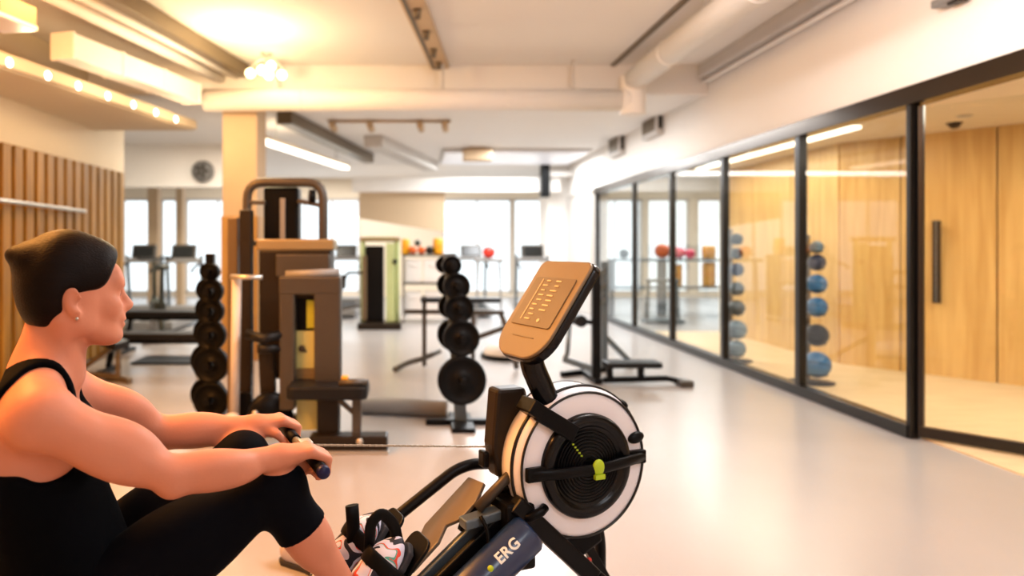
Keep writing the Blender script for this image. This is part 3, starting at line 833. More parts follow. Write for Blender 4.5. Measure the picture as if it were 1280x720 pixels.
# legs
leg = R_()
leg.ell((-0.045, 0, 0.445), (0.125, 0.17, 0.105), 0.05)
KN, AN = {-1: np.array([0.412, -0.122, 0.655]), 1: np.array([0.365, 0.122, 0.668])}, {}
for s in (-1, 1):
    Hj = np.array([-0.005, s * 0.092, 0.432]); K = KN[s]; A_ = np.array([0.607, s * 0.095, 0.338]); AN[s] = A_
    leg.cap(Hj, K, 0.092, 0.058, 0.05)
    leg.ell(Hj * 0.6 + K * 0.4 + [-0.01, 0, 0.02], (0.15, 0.076, 0.075), 0.05, np.array(Matrix.Rotation(math.radians(-29), 3, 'Y')))
    leg.ell(Hj * 0.55 + K * 0.45 + [0.015, 0, -0.03], (0.15, 0.07, 0.06), 0.05, np.array(Matrix.Rotation(math.radians(-29), 3, 'Y')))
    leg.ell(K + [0.012, 0, 0.008], (0.05, 0.05, 0.048), 0.03)
    d = (A_ - K); u = d / np.linalg.norm(d); bk = np.array([-u[2] * -1, 0, u[0] * -1]); bk = np.array([u[2], 0, -u[0]])
    leg.cap(K, K + d * 0.45, 0.056, 0.050, 0.03)
    leg.cap(K + d * 0.4, A_, 0.050, 0.034, 0.03)
    leg.cap(K + d * 0.15 + bk * 0.02, K + d * 0.55 + bk * 0.018, 0.044, 0.034, 0.03)
    # foot, on the slope of the foot plate
    fx = np.array([math.cos(math.radians(48)), 0, math.sin(math.radians(48))]); fz = np.array([-fx[2], 0, fx[0]])
    heel = np.array([0.592, s * 0.095, 0.292])
    leg.cap(A_, heel + fx * 0.02 + fz * 0.01, 0.033, 0.028, 0.03)
    leg.cap(heel + fx * 0.02, heel + fx * 0.19, 0.022, 0.016, 0.02)

body = R_(); body.merge(tor); body.merge(nek, 0.04); body.merge(hed, 0.015); body.merge(arm, 0.035); body.merge(leg, 0.03)
person = body.mesh('person', 'skin')
tag(person, 'person in black tank top and cropped black leggings rowing, dark hair pulled back', 'person')
person.location = (RX, RY, 0); person.rotation_euler = (0, 0, RA)
# tank top
tk = R_(); tk.F = np.minimum(tor.F, 0.5).copy(); tk.grow(0.011)
tmp = R_()
for s in (-1, 1):
    S = SH[s]
    tmp.cap(S + [0.01, -s * 0.012, 0.06], S + [0.02, -s * 0.004, -0.085], 0.073, 0.068, 0.02)
    tmp.ell(S + [-0.075, s * 0.03, -0.02], (0.10, 0.085, 0.115), 0.03)
    tmp.cap(S + [0.01, s * 0.10, 0.06], S + [0.02, s * 0.1, -0.08], 0.11, 0.09, 0.02)
tmp.ell((-0.085, 0, 1.0), (0.10, 0.088, 0.095), 0.02)
tmp.ell((-0.03, 0, 0.97), (0.085, 0.095, 0.11), 0.02)
tmp.cap((-0.11, 0, 1.02), (-0.08, 0, 1.2), 0.085, 0.1, 0.02)
k = 0.008
hh = np.maximum(k - np.abs(tk.F + tmp.F), 0) / k
tk.F = np.maximum(tk.F, -tmp.F) + hh * hh * k * 0.25
tk.half((-0.05, 0, 0.405), (0.25, 0, -1))
tk.mesh('tank_top', 'tank', person)
# leggings
lg = R_(); lg.F = leg.F.copy(); lg.grow(0.0055)
lg.half((0, 0, 0.555), (-0.15, 0, 1)) if False else None
for s in (-1, 1):
    K, A_ = KN[s], AN[s]
cutp = KN[-1] + (AN[-1] - KN[-1]) * 0.36; n_ = AN[-1] - KN[-1]
lg2 = R_(); lg2.F = lg.F.copy()
# cut below the hems: only where x is beyond the knees' back
ax0 = (base.lo[0] + Hs * np.arange(base.n[0]))[:, None, None]; ax2 = (base.lo[2] + Hs * np.arange(base.n[2]))[None, None, :]
nn = n_ / np.linalg.norm(n_)
hem = ((ax0 - cutp[0]) * nn[0] + (ax2 - cutp[2]) * nn[2]).astype(np.float32) + np.zeros(base.n, np.float32)
hem = np.where(ax0 > 0.36, hem, -0.5)
lg2.F = np.maximum(lg2.F, hem)
lg2.mesh('leggings', 'legging', person)
# hair
hr = R_()
def HH(c, r, k=0.02, op='add', rot=None):
    R = HR if rot is None else np.array(HRm @ Euler(rot).to_matrix())
    hr.ell(hp(*c), np.array(r) * hs, k, R, op)
HH((-0.014, 0, 0.064), (0.107, 0.087, 0.102), 0.02)
HH((-0.045, 0, 0.018), (0.070, 0.076, 0.090), 0.03)
HH((0.052, 0, 0.088), (0.050, 0.066, 0.050), 0.03)
HH((-0.100, 0.0, 0.100), (0.030, 0.036, 0.028), 0.03)
HH((-0.120, 0.004, 0.104), (0.020, 0.022, 0.017), 0.012)
HH((0.045, -0.058, 0.05), (0.034, 0.016, 0.034), 0.02); HH((0.045, 0.058, 0.05), (0.034, 0.016, 0.034), 0.02)
# hairline: forehead and temple, sideburn, round the ear, nape
dv = lambda x, y, z: HR @ np.array([x, y, z], float)
hr.cut([(hp(0.052, 0, 0.030), dv(-0.084, 0, 0.042))])
hr.cut([(hp(0.0, 0, 0.020), dv(-0.25, 0, 1)), (hp(0.0, 0, 0.0), dv(-1, 0, 0))])
for s in (-1, 1):
    HH((-0.010, s * 0.095, -0.018), (0.025, 0.04, 0.056), 0.006, 'sub', rot=(0, math.radians(-14), 0))
HH((-0.045, 0, -0.125), (0.13, 0.13, 0.070), 0.01, 'sub', rot=(0, math.radians(10), 0))
hair = hr.mesh('hair', 'hair', person, smooth=1)
# eyes, brows, lips, stud
for s in (-1, 1):
    e = hp(0.085, s * 0.031, 0.0195)
    b = MB().ball(e, 0.0122 * hs, HRm, 20); eo = b.build('eye', 'eyewhite', person)
    MB().ball(hp(0.0955, s * 0.0315, 0.0195), (0.0026, 0.006, 0.006), HRm, 16).build('iris', 'brow', eo)
    MB().tube([hp(0.100, s * 0.016, 0.036), hp(0.1005, s * 0.03, 0.042), hp(0.090, s * 0.047, 0.037)], 0.003, 8, flat=(0.004, 0.0022)).build('eyebrow', 'brow', person)
MB().ball(hp(-0.006, -0.087, -0.032), 0.0042, HRm, 12).build('earring', 'silver', person)
# shoes
for s in (-1, 1):
    sf = Field((0.48, s * 0.095 - 0.08, 0.19), (0.86, s * 0.095 + 0.08, 0.56), 0.0035)
    fx = np.array([math.cos(math.radians(48)), 0, math.sin(math.radians(48))]); fz = np.array([-fx[2], 0, fx[0]])
    heel = np.array([0.592, s * 0.095, 0.292])
    Rm = np.array(Matrix.Rotation(math.radians(-48), 3, 'Y'))
    sf.ell(heel + fx * 0.005 + fz * 0.006, (0.046, 0.040, 0.046), 0.02)
    sf.cap(heel + fx * 0.02 + fz * 0.03, AN[s] + np.array([0.0, 0, -0.008]), 0.041, 0.043, 0.03)
    sf.cap(AN[s] + fx * 0.01 - fz * 0.012, heel + fx * 0.16 + fz * 0.002, 0.042, 0.034, 0.03)
    sf.cap(heel + fx * 0.05 + fz * 0.01, heel + fx * 0.17, 0.042, 0.036, 0.03)
    sf.ell(heel + fx * 0.165 + [0, 0, 0] - fz * 0.004, (0.075, 0.047, 0.030), 0.03, Rm)
    top = np.array(AN[s]) + (KN[s] - AN[s]) / np.linalg.norm(KN[s] - AN[s]) * 0.012
    sf.cut([(top, AN[s] - KN[s]), (AN[s] + fx * 0.04, fx)])
    sf.half(heel - fz * 0.028, -fz)
    sh = sf.mesh('shoe', 'shoe', person)
    pts = [(-0.045, 0.030), (-0.02, 0.039), (0.06, 0.034), (0.12, 0.046), (0.18, 0.05), (0.225, 0.036), (0.243, 0.0)]
    poly = [(x, w) for x, w in pts] + [(x, -w) for x, w in reversed(pts[:-1])]
    MB().prism(poly, Vector(heel - fz * 0.046), Vector(fx), Vector((0, 1, 0)), 0.02).build('sole', 'sole', sh, bevel=0.005)

# ------------------------------------------------------------------ rowing machine
rm = thing('rowing_machine', 'black rowing machine with big white fan wheel in the foreground', 'rowing machine', (RX, RY, 0), RA)
WC = Vector((1.36, 0.0, 0.587)); WR = 0.232; yf = -0.072
near = Vector((0, -1, 0))
WO = Vector((WC.x, 0, WC.z))
housing = MB().lathe([(0, -0.07), (WR - 0.02, -0.07), (WR, -0.055), (WR, 0.040), (WR - 0.012, 0.062), (WR - 0.03, 0.070), (0.10, 0.072), (0, 0.072)], WO, near, 72).build('wheel_housing', 'whiteplastic', rm)
MB().torus(WO + near * 0.034, near, WR + 0.001, 0.0065, 72, 8).torus(WO + near * -0.055, near, WR - 0.004, 0.007, 72, 8).torus(WO + near * 0.066, near, WR - 0.013, 0.004, 72, 8).build('seam_ring', 'blacksteel', housing)
dome = MB().lathe([(0.158, 0.055), (0.158, 0.083), (0.150, 0.094), (0.128, 0.097), (0.122, 0.088), (0.115, 0.084), (0.03, 0.092), (0, 0.092)], WO, near, 64).build('damper_cover', 'blackgloss', rm)
b = MB()
for k in range(9): b.torus(WO + near * (0.086 + k * 0.0008), near, 0.108 - k * 0.0095, 0.0027, 56, 6)
b.build('vent_ring', 'rubber', dome)
b = MB()
for k in range(5):
    t = 0.048 + k * 0.012; b.box(WO + near * 0.094 + Vector((-0.62 * t * 1.0, 0, 0.78 * t)), (0.006, 0.003, 0.0045))
b.build('damper_mark', 'printgreen', dome)
# strut across the front and its badge
b = MB()
b.tube([WO + Vector((-0.205, -0.080, -0.004)), WO + Vector((-0.13, -0.104, -0.004)), WO + Vector((0.02, -0.113, -0.002)), WO + Vector((0.13, -0.104, 0.006)), WO + Vector((0.212, -0.080, 0.008))], 0.02, 12, rf=0.03, flat=(0.011, 0.017))
b.box(WO + Vector((-0.175, -0.082, -0.004)), (0.075, 0.02, 0.042)).box(WO + Vector((0.185, -0.080, 0.008)), (0.06, 0.02, 0.042))
strut = b.build('strut', 'black', rm, bevel=0.004)
MB().ball(WO + Vector((0.014, -0.117, 0.004)), (0.021, 0.010, 0.025)).box(WO + Vector((0.014, -0.122, -0.022)), (0.034, 0.012, 0.014)).build('badge', 'printgreen', strut)
# clips on the rim
MB().tube([WO + Vector((-0.222, -0.045, -0.135)), WO + Vector((-0.20, -0.080, -0.128)), WO + Vector((-0.165, -0.088, -0.112)), WO + Vector((-0.148, -0.078, -0.106))], 0.014, 12).build('clip', 'black', rm)
MB().ball(WO + Vector((0.186, -0.074, 0.066)), (0.030, 0.014, 0.018), Euler((0, -0.2, 0)).to_matrix()).build('clip', 'black', rm)
MB().ball(WO + Vector((0.170, -0.02, 0.162)), (0.020, 0.03, 0.014), Euler((0, 0.75, 0)).to_matrix()).build('clip', 'black', rm)
MB().bar(WO + Vector((-0.172, -0.078, 0.178)), WO + Vector((-0.055, -0.098, 0.105)), 0.05, 0.02, up=(0, -1, 0)).box(WO + Vector((-0.172, -0.05, 0.182)), (0.06, 0.08, 0.045), ry=0.6).build('arm_bracket', 'black', rm, bevel=0.005)
# chain box and frame neck behind the wheel
MB().prism([(0, 0), (0.10, 0), (0.13, 0.14), (0.10, 0.27), (0.0, 0.27), (-0.015, 0.1)], (1.115, 0.10, 0.545), (1, 0, 0), (0, 0, 1), 0.07).build('chain_box', 'darkbrown', rm, bevel=0.012)
MB().box((1.085, 0.065, 0.60), (0.02, 0.04, 0.05)).build('chain_guide', 'black', rm, bevel=0.006)
# monitor arm and console
MB().tube([(1.268, -0.03, 0.752), (1.235, -0.028, 0.82), (1.205, -0.02, 0.89), (1.207, -0.01, 0.935)], 0.03, 14, rf=0.05, flat=(0.026, 0.038)).build('monitor_arm', 'blackgloss', rm)
ci = math.radians(55)
cx, cn = Vector((math.cos(ci), 0, math.sin(ci))), Vector((-math.sin(ci), 0, math.cos(ci)))
cc = Vector((1.252, 0.012, 1.062)); cw = 0.285; cl = 0.355
Yv = Vector((0, -1, 0))
# outline in (right = near side, up the slope)
out = rrect(cw, cl, 0.05, 8, (0.032, 0.032, 0.095, 0.095))
con = MB().prism(out, cc - cn * 0.040, Yv, cx, 0.030).build('console', 'blackgloss', rm, bevel=0.008)
out2 = rrect(cw - 0.008, cl - 0.008, 0.05, 8, (0.03, 0.03, 0.092, 0.092))
MB().prism(out2, cc - cn * 0.012, Yv, cx, 0.012).build('face_plate', 'console', con, bevel=0.004)
MB().prism(rrect(cw * 0.78, cl * 0.50, 0.012), cc + cx * 0.02, Yv, cx, 0.0035).build('display', 'consoledark', con, bevel=0.0015)
MB().prism(rrect(cw * 0.42, 0.003, 0.001), cc - cx * 0.105 + cn * 0.0, Yv, cx, 0.002).build('seam', 'consoledark', con)
b = MB(); rr = random.Random(3)
for r_ in range(9):
    v = 0.095 - r_ * 0.0175
    for a, wd in ((-0.028, 0.030), (0.026, 0.036)):
        ww = wd * rr.uniform(0.6, 1.0)
        if r_ > 6 and a > 0: continue
        b.prism(rrect(ww, 0.0042, 0.0015, 2), cc + cn * 0.003 + Yv * (a + rr.uniform(-0.006, 0.006)) + cx * v, Yv, cx, 0.0022)
b.prism(rrect(0.0035, 0.15, 0.0012, 2), cc + cn * 0.003 - Yv * 0.062 + cx * 0.025, Yv, cx, 0.0022)
b.prism(rrect(0.012, 0.012, 0.005, 3), cc + cn * 0.003 + Yv * 0.036 - cx * 0.046, Yv, cx, 0.0022)
b.build('lettering', 'consolemark', con)
# monorail, seat, legs
MB().prism(rrect(0.052, 0.075, 0.012, 3), (-0.62, 0, 0.235), (0, 1, 0), (0, 0, 1), 1.35).build('monorail', 'silver', rm, bevel=0.002)
seat = MB().prism(rrect(0.26, 0.30, 0.09, 6), (-0.01, 0, 0.295), (1, 0, 0), (0, 1, 0), 0.03).build('seat', 'rubber', rm, bevel=0.012)
MB().box((-0.01, 0, 0.282), (0.2, 0.1, 0.03)).build('carriage', 'black', seat, bevel=0.004)
MB().bar((-0.58, 0, 0.21), (-0.58, 0, 0.03), 0.05, 0.05).box((-0.58, 0, 0.02), (0.06, 0.48, 0.04)).build('leg', 'blacksatin', rm, bevel=0.006)
leg1 = MB().bar((1.12, -0.055, 0.50), (1.40, -0.055, 0.235), 0.045, 0.055).bar((1.40, -0.055, 0.235), (1.56, -0.055, 0.085), 0.045, 0.055).build('leg', 'blacksatin', rm, bevel=0.008)
MB().tube([(1.47, 0.065, 0.42), (1.515, 0.065, 0.30), (1.515, 0.065, 0.04)], 0.019, 12, rf=0.05).build('leg', 'blacksatin', rm)
MB().bar((1.42, 0.0, 0.30), (1.54, 0.0, 0.10), 0.03, 0.03).build('brace', 'blacksatin', rm, bevel=0.004)
MB().prism([(0, 0.02), (0.05, -0.02), (0.15, 0.03), (0.14, 0.10), (0, 0.12)], (1.30, 0.02, 0.30), (1, 0, 0), (0, 0, 1), 0.06).build('belly_cover', 'black', rm, bevel=0.01)
MB().ball((1.38, -0.062, 0.292), (0.009, 0.006, 0.009), None, 12).build('rivet', 'red', rm)
ft = MB().box((1.545, 0, 0.03), (0.09, 0.56, 0.05)).build('foot_bar', 'blacksatin', rm, bevel=0.008)
MB().cyl((1.545, -0.24, 0.03), (1.545, -0.28, 0.03), 0.03).cyl((1.545, 0.24, 0.03), (1.545, 0.28, 0.03), 0.03).build('wheel', 'rubber', ft)
# printed tube on the near side
ta, tb = Vector((0.74, -0.09, 0.133)), Vector((1.155, -0.09, 0.425))
td = (tb - ta).normalized(); tn = Vector((-td.z, 0, td.x)); tside = Vector((0, -1, 0))
tube = MB().lathe([(0, 0), (0.052, 0.0), (0.058, 0.01), (0.058, (tb - ta).length - 0.012), (0.05, (tb - ta).length), (0, (tb - ta).length)], ta, td, 40).build('frame_tube', 'tubeblue', rm)
MB().bar(Vector((0.72, -0.022, 0.155)), Vector((1.14, -0.022, 0.46)), 0.02, 0.06).build('frame_rail', 'blacksatin', rm, bevel=0.005)
MB().bar(Vector((0.76, 0.028, 0.20)), Vector((1.12, 0.028, 0.47)), 0.022, 0.04).build('frame_rail', 'steelblue', rm, bevel=0.005)
# characters wrapped on the tube
def text_on_tube(txt, size, s0, phi, name, m):
    cu = bpy.data.curves.new(name, 'FONT'); cu.body = txt; cu.size = size; cu.extrude = 0.0; cu.offset = 0.0012
    cu.space_character = 1.08
    tmpo = bpy.data.objects.new('t', cu); C.objects.link(tmpo)
    dg = bpy.context.evaluated_depsgraph_get(); me = bpy.data.meshes.new_from_object(tmpo.evaluated_get(dg))
    bpy.data.objects.remove(tmpo)
    bm2 = bmesh.new(); bm2.from_mesh(me)
    bmesh.ops.subdivide_edges(bm2, edges=bm2.edges, cuts=1)
    for v in bm2.verts:
        x, y = v.co.x, v.co.y
        a = phi + (y - size * 0.35) / 0.0588
        v.co = ta + td * (s0 + x) + (tside * math.cos(a) + tn * math.sin(a)) * 0.0592
    bm2.to_mesh(me); bm2.free()
    o = bpy.data.objects.new(name, me); C.objects.link(o); me.materials.append(M[m]); o.parent = tube
    return o
text_on_tube('ERG', 0.042, 0.372, 0.72, 'lettering', 'print')
MB().ball(ta + td * 0.345 + (tside * math.cos(0.66) + tn * math.sin(0.66)) * 0.056, (0.009, 0.009, 0.009), None, 16).build('print_dot', 'printgreen', tube)
# far side rail, foot plates, straps
MB().tube([(0.70, 0.155, 0.335), (0.80, 0.155, 0.405), (1.03, 0.155, 0.545), (1.09, 0.15, 0.56), (1.235, 0.13, 0.55)], 0.018, 14, rf=0.07).build('hand_rail', 'blacksatin', rm)
for s in (-1, 1):
    fx = Vector((math.cos(math.radians(48)), 0, math.sin(math.radians(48)))); fz = Vector((-fx.z, 0, fx.x))
    o0 = Vector((0.592, s * 0.095, 0.292)) - fz * 0.048
    fp = MB().prism(rrect(0.34, 0.115, 0.03, 4), o0 + fx * 0.11 - fz * 0.012, fx, Vector((0, 1, 0)), 0.010).build('foot_plate', 'black', rm, bevel=0.003)
    hc = [o0 + fx * -0.055 + Vector((0, -0.052, 0)) + fz * 0.01, o0 + fx * -0.055 + Vector((0, -0.052, 0)) + fz * 0.06, o0 + fx * -0.062 + fz * 0.075, o0 + fx * -0.055 + Vector((0, 0.052, 0)) + fz * 0.06, o0 + fx * -0.055 + Vector((0, 0.052, 0)) + fz * 0.01]
    MB().tube(hc, 0.012, 10, rf=0.03, flat=(0.006, 0.02)).build('heel_cup', 'black', fp)
    c0 = o0 + fx * 0.155
    st = [c0 + Vector((0, -0.066, 0)) - fz * 0.005, c0 + Vector((0, -0.062, 0)) + fz * 0.045, c0 + Vector((0, -0.02, 0)) + fz * 0.102, c0 + Vector((0, 0.02, 0)) + fz * 0.102, c0 + Vector((0, 0.062, 0)) + fz * 0.045, c0 + Vector((0, 0.066, 0)) - fz * 0.005]
    MB().tube(st, 0.012, 10, rf=0.03, flat=(0.004, 0.022)).build('strap', 'rubber', fp)
    # loose strap tail and pull loop
    e = c0 + Vector((0, -s * 0.02 + 0.02, 0)) + fz * 0.085 + Vector((0, 0, 0.03))
    if s < 0:
        MB().tube([e + Vector((0.0, -0.02, -0.03)), e + Vector((0.005, -0.02, 0.05)), e + Vector((0.035, -0.02, 0.075)), e + Vector((0.07, -0.025, 0.04)), e + Vector((0.085, -0.03, -0.04)), e + Vector((0.09, -0.03, -0.12))], 0.01, 10, rf=0.03, flat=(0.016, 0.006)).build('pull_loop', 'rubber', fp)
    else:
        MB().tube([e + Vector((0.0, -0.03, -0.06)), e + Vector((0.0, -0.03, 0.0)), e + Vector((-0.004, -0.03, 0.052))], 0.012, 10, rf=0.02, flat=(0.02, 0.01)).build('strap_tail', 'rubber', fp)
# taupe side panels above the foot plates
pa, pb = Vector((0.83, 0.145, 0.315)), Vector((1.075, 0.145, 0.525))
pd = (pb - pa).normalized()
panel = MB().prism([(0, 0), (0.06, -0.004), (0.09, 0.02), (0.12, 0.0), (0.32, 0), (0.33, 0.09), (0.27, 0.125), (0.2, 0.125), (0.16, 0.09), (0.11, 0.12), (0.0, 0.12)], pa, pd, Vector((0, -1, 0)), 0.012).build('foot_board', 'taupe', rm, bevel=0.003)
b = MB()
pn = pd.cross(Vector((0, -1, 0))).normalized()
for k in range(4): b.prism(rrect(0.012, 0.02 + 0.006 * (k % 2), 0.003, 2), pa + pd * (0.20 + 0.02 * k) + Vector((0, -0.05, 0)) + pn * 0.012, pd, Vector((0, -1, 0)), 0.002)
b.build('lettering', 'consolemark', panel)
MB().tube([(1.03, 0.0, 0.475), (1.13, 0.0, 0.555), (1.2, 0.0, 0.60)], 0.016, 12).build('neck_strut', 'bronzegrey', rm)
MB().prism([(0, 0), (0.06, -0.01), (0.12, 0.05), (0.22, 0.09), (0.2, 0.16), (0.1, 0.10), (0.02, 0.05)], (0.99, 0.06, 0.40), (1, 0, 0), (0, 0, 1), 0.03).build('bracket', 'black', rm, bevel=0.006)
MB().box((1.06, -0.01, 0.455), (0.17, 0.05, 0.03), ry=-0.15).build('cross_tie', 'steelblue', rm, bevel=0.005)
MB().tube([(1.02, -0.04, 0.47), (1.035, -0.06, 0.43), (1.03, -0.07, 0.38), (1.06, -0.05, 0.33)], 0.006, 8, rf=0.03).build('cable', 'black', rm)
MB().box((1.14, 0.0, 0.40), (0.10, 0.14, 0.20)).bar((1.14, 0.03, 0.50), (1.30, 0.03, 0.62), 0.06, 0.06).bar((1.14, -0.0, 0.30), (0.74, 0, 0.235), 0.05, 0.06).build('frame_block', 'black', rm, bevel=0.01)
# the handle in the person's hands, with its chain
hd = thing('rowing_bar', 'black rowing handle with navy end cap gripped in both hands', 'handle', (RX, RY, 0), RA)
MB().cyl((BARX, -0.07, BARZ), (BARX, 0.07, BARZ), 0.011).build('bar', 'silver', hd)
for s in (-1, 1):
    MB().tube([(BARX, s * 0.06, BARZ), (BARX, s * 0.15, BARZ), (BARX - 0.002, s * 0.235, BARZ)], 0.0155, 16).build('grip', 'rubber', hd)
    MB().lathe([(0, 0), (0.0155, 0), (0.0165, 0.004), (0.0165, 0.012), (0.013, 0.017), (0, 0.019)], (BARX - 0.002, s * 0.232, BARZ), (0, s, 0), 20).build('end_cap', 'capblue', hd)
MB().box((BARX + 0.012, 0, BARZ), (0.035, 0.05, 0.03)).build('clevis', 'silver', hd, bevel=0.006)
b = MB(); p0, p1 = Vector((BARX + 0.025, 0, BARZ)), Vector((1.10, 0.065, 0.635)); nl = 60
for k in range(nl):
    a = p0.lerp(p1, k / nl); c = p0.lerp(p1, (k + 0.9) / nl)
    b.bar(a, c, 0.0035 if k % 2 else 0.0065, 0.005)
b.build('chain', 'chain', hd)
# ------------------------------------------------------------------ gym equipment
def plate_mesh(r, t):
    b = MB().lathe([(0.028, -t * 0.5), (r * 0.3, -t * 0.5), (r * 0.34, -t * 0.3), (r * 0.78, -t * 0.3), (r * 0.84, -t * 0.5), (r * 0.97, -t * 0.5), (r, -t * 0.38), (r, t * 0.38), (r * 0.97, t * 0.5), (r * 0.84, t * 0.5), (r * 0.78, t * 0.3), (r * 0.34, t * 0.3), (r * 0.3, t * 0.5), (0.028, t * 0.5), (0.028, -t * 0.5)], (0, 0, 0), (0, -1, 0), 40)
    return b
def make_plate(r, t, loc, label, group, rz=0, m='rubber'):
    o = plate_mesh(r, t).build('weight_plate', m); tag(o, label, 'weight plate', group)
    o.location = loc; o.rotation_euler = (0, 0, rz)
    MB().lathe([(0.0265, -t * 0.52), (0.036, -t * 0.54), (0.036, t * 0.54), (0.0265, t * 0.52), (0.0265, -t * 0.52)], (0, 0, 0), (0, -1, 0), 24).build('hub', 'blacksatin', o)
    return o
ORD = ['bottom', 'second', 'third', 'fourth', 'fifth', 'sixth']

# plate tree beside the console
Y0 = 4.95
lev = [(577.5, 476, .168), (577, 423, .125), (574, 386, .100), (571, 358, .092), (565, 332, .066)]
t = thing('plate_tree', 'plate tree with black weight plates behind the rower console', 'plate tree', (0.335, 5.06, 0))
MB().bar((0.0, 0, 0.0), (-0.085, 0.0, 1.2), 0.085, 0.07, up=(0, 1, 0)).build('post', 'steelblue', t, bevel=0.006)
MB().box((0, 0, 0.015), (0.16, 0.5, 0.03)).box((0, 0.0, 0.02), (0.5, 0.07, 0.04)).build('base', 'blacksatin', t, bevel=0.006)
for i, (px, py, r) in enumerate(lev):
    p = at(px, py, Y0 - 0.02)
    MB().cyl((p.x - 0.335 + 0.012, -0.20, p.z), (p.x - 0.335 - 0.025, 0.17, p.z), 0.0235).build('peg', 'blacksatin', t)
    make_plate(r, 0.055, (p.x, 4.95, p.z), '%s black plate on the front pegs of the tree behind the console' % ORD[i], 'plates on the tree behind the console', 0.06)
    make_plate(r * (0.92 if i else 0.62), 0.05, (p.x - 0.045, 5.16, p.z), '%s black plate on the rear pegs of the tree behind the console' % ORD[i], 'plates on the tree behind the console', 0.06)
p0, p1 = at(452, 516, 5.3), at(572, 522, 5.15)
t = thing('foot_tube', 'thick grey tube lying on the floor left of the plate tree', 'tube')
MB().cyl((p0.x, 5.38, 0.062), (0.245, 5.27, 0.062), 0.062, n=32).build('tube', 'greyplastic', t, bevel=0.004)
MB().cyl((p0.x - 0.012, 5.382, 0.062), (p0.x + 0.01, 5.38, 0.062), 0.055).build('cap', 'black', t)

# plate tree at left
lev = [(263, 500, .125), (262, 456, .125), (262, 419, .105), (262, 389, .090), (263, 364, .085), (264, 340, .058)]
bx = at(263, 500, 5.1).x
t = thing('plate_tree', 'plate tree with black weight plates left of the big machine', 'plate tree', (bx, 5.1, 0))
MB().box((0, 0, 0.6), (0.06, 0.06, 1.2)).build('post', 'blacksatin', t, bevel=0.006)
MB().box((0, 0, 0.015), (0.12, 0.5, 0.03)).box((0, 0.0, 0.02), (0.4, 0.07, 0.04)).build('base', 'blacksatin', t, bevel=0.006)
for i, (px, py, r) in enumerate(lev):
    p = at(px, py, 5.0)
    MB().cyl((0.02, -0.19, p.z), (-0.0, 0.16, p.z), 0.0235).build('peg', 'blacksatin', t)
    make_plate(r, 0.06, (bx + 0.035, 5.0, p.z), '%s black plate on the front pegs of the tree left of the machine' % ORD[i], 'plates on the tree left of the machine', -0.1)
    make_plate(r, 0.06, (bx - 0.045, 5.2, p.z), '%s black plate on the rear pegs of the tree left of the machine' % ORD[i], 'plates on the tree left of the machine', -0.1)

# ---- selectorized machine
mx0 = -0.66
t = thing('weight_machine', 'tall bronze grey weight machine with lime panel in front of the pillar', 'weight machine', (mx0, 4.75, 0))
def L(px, py, Y): v = at(px, py, Y); return Vector((v.x - mx0, Y - 4.75, v.z))
lu, ru = L(309, 0, 5.0).x, L(404, 0, 5.0).x
zt = L(0, 228, 5.0).z
MB().tube([(lu, 0.25, 0.0), (lu, 0.25, zt), (ru, 0.25, zt), (ru, 0.25, 0.0)], 0.032, 12, rf=0.12).build('arch_frame', 'bronzegrey', t)
for zc_, x1_, th in ((L(0, 304, 5.0).z, ru, 0.04), (0.06, ru, 0.06), (L(0, 253, 5).z, L(332, 0, 5).x, 0.03)):
    MB().box(((lu + x1_) / 2, 0.25, zc_), (x1_ - lu, 0.05, th)).build('cross_bar', 'bronzegrey', t, bevel=0.006)
st0, st1 = L(330, 234, 5.05), L(374, 303, 5.05)
MB().box2((st0.x, 0.27, st1.z), (st1.x, 0.42, st0.z)).build('stack_shroud', 'black', t, bevel=0.02)
MB().box2((L(350, 0, 5).x, 0.25, st1.z), (L(356, 0, 5).x, 0.27, st0.z - 0.08)).build('guide_rod', 'greyplastic', t)
MB().cyl((L(391, 242, 5).x - 0.03, 0.24, L(0, 240, 5).z), (L(391, 242, 5).x + 0.03, 0.24, L(0, 240, 5).z), 0.0).build('axle', 'black', t) if False else None
pc = L(390, 246, 5.0)
MB().lathe([(0, -0.02), (0.055, -0.02), (0.05, -0.006), (0.05, 0.006), (0.055, 0.02), (0, 0.02)], (pc.x, 0.25, pc.z), (1, 0.3, 0), 28).build('pulley', 'black', t)
MB().bar((st1.x, 0.25, st0.z - 0.1), (pc.x + 0.06, 0.25, pc.z - 0.06), 0.03, 0.05, up=(0, 1, 0)).build('pulley_arm', 'bronzegrey', t, bevel=0.005)
# mid shroud and its pale top
a, c = L(328, 312, 4.85), L(416, 470, 4.85)
MB().box2((a.x, -0.02, c.z), (c.x, 0.22, a.z)).build('mid_shroud', 'darkbrown', t, bevel=0.015)
a, c = L(323, 299, 4.8), L(419, 313, 4.8)
MB().box2((a.x, -0.02, c.z), (c.x, 0.20, a.z)).build('shroud_top', 'goldgrey', t, bevel=0.012)
a, c = L(345, 318, 4.7), L(412, 346, 4.7)
MB().box2((a.x, -0.06, c.z), (c.x, 0.0, a.z)).build('upper_panel', 'bronzegrey', t, bevel=0.008)
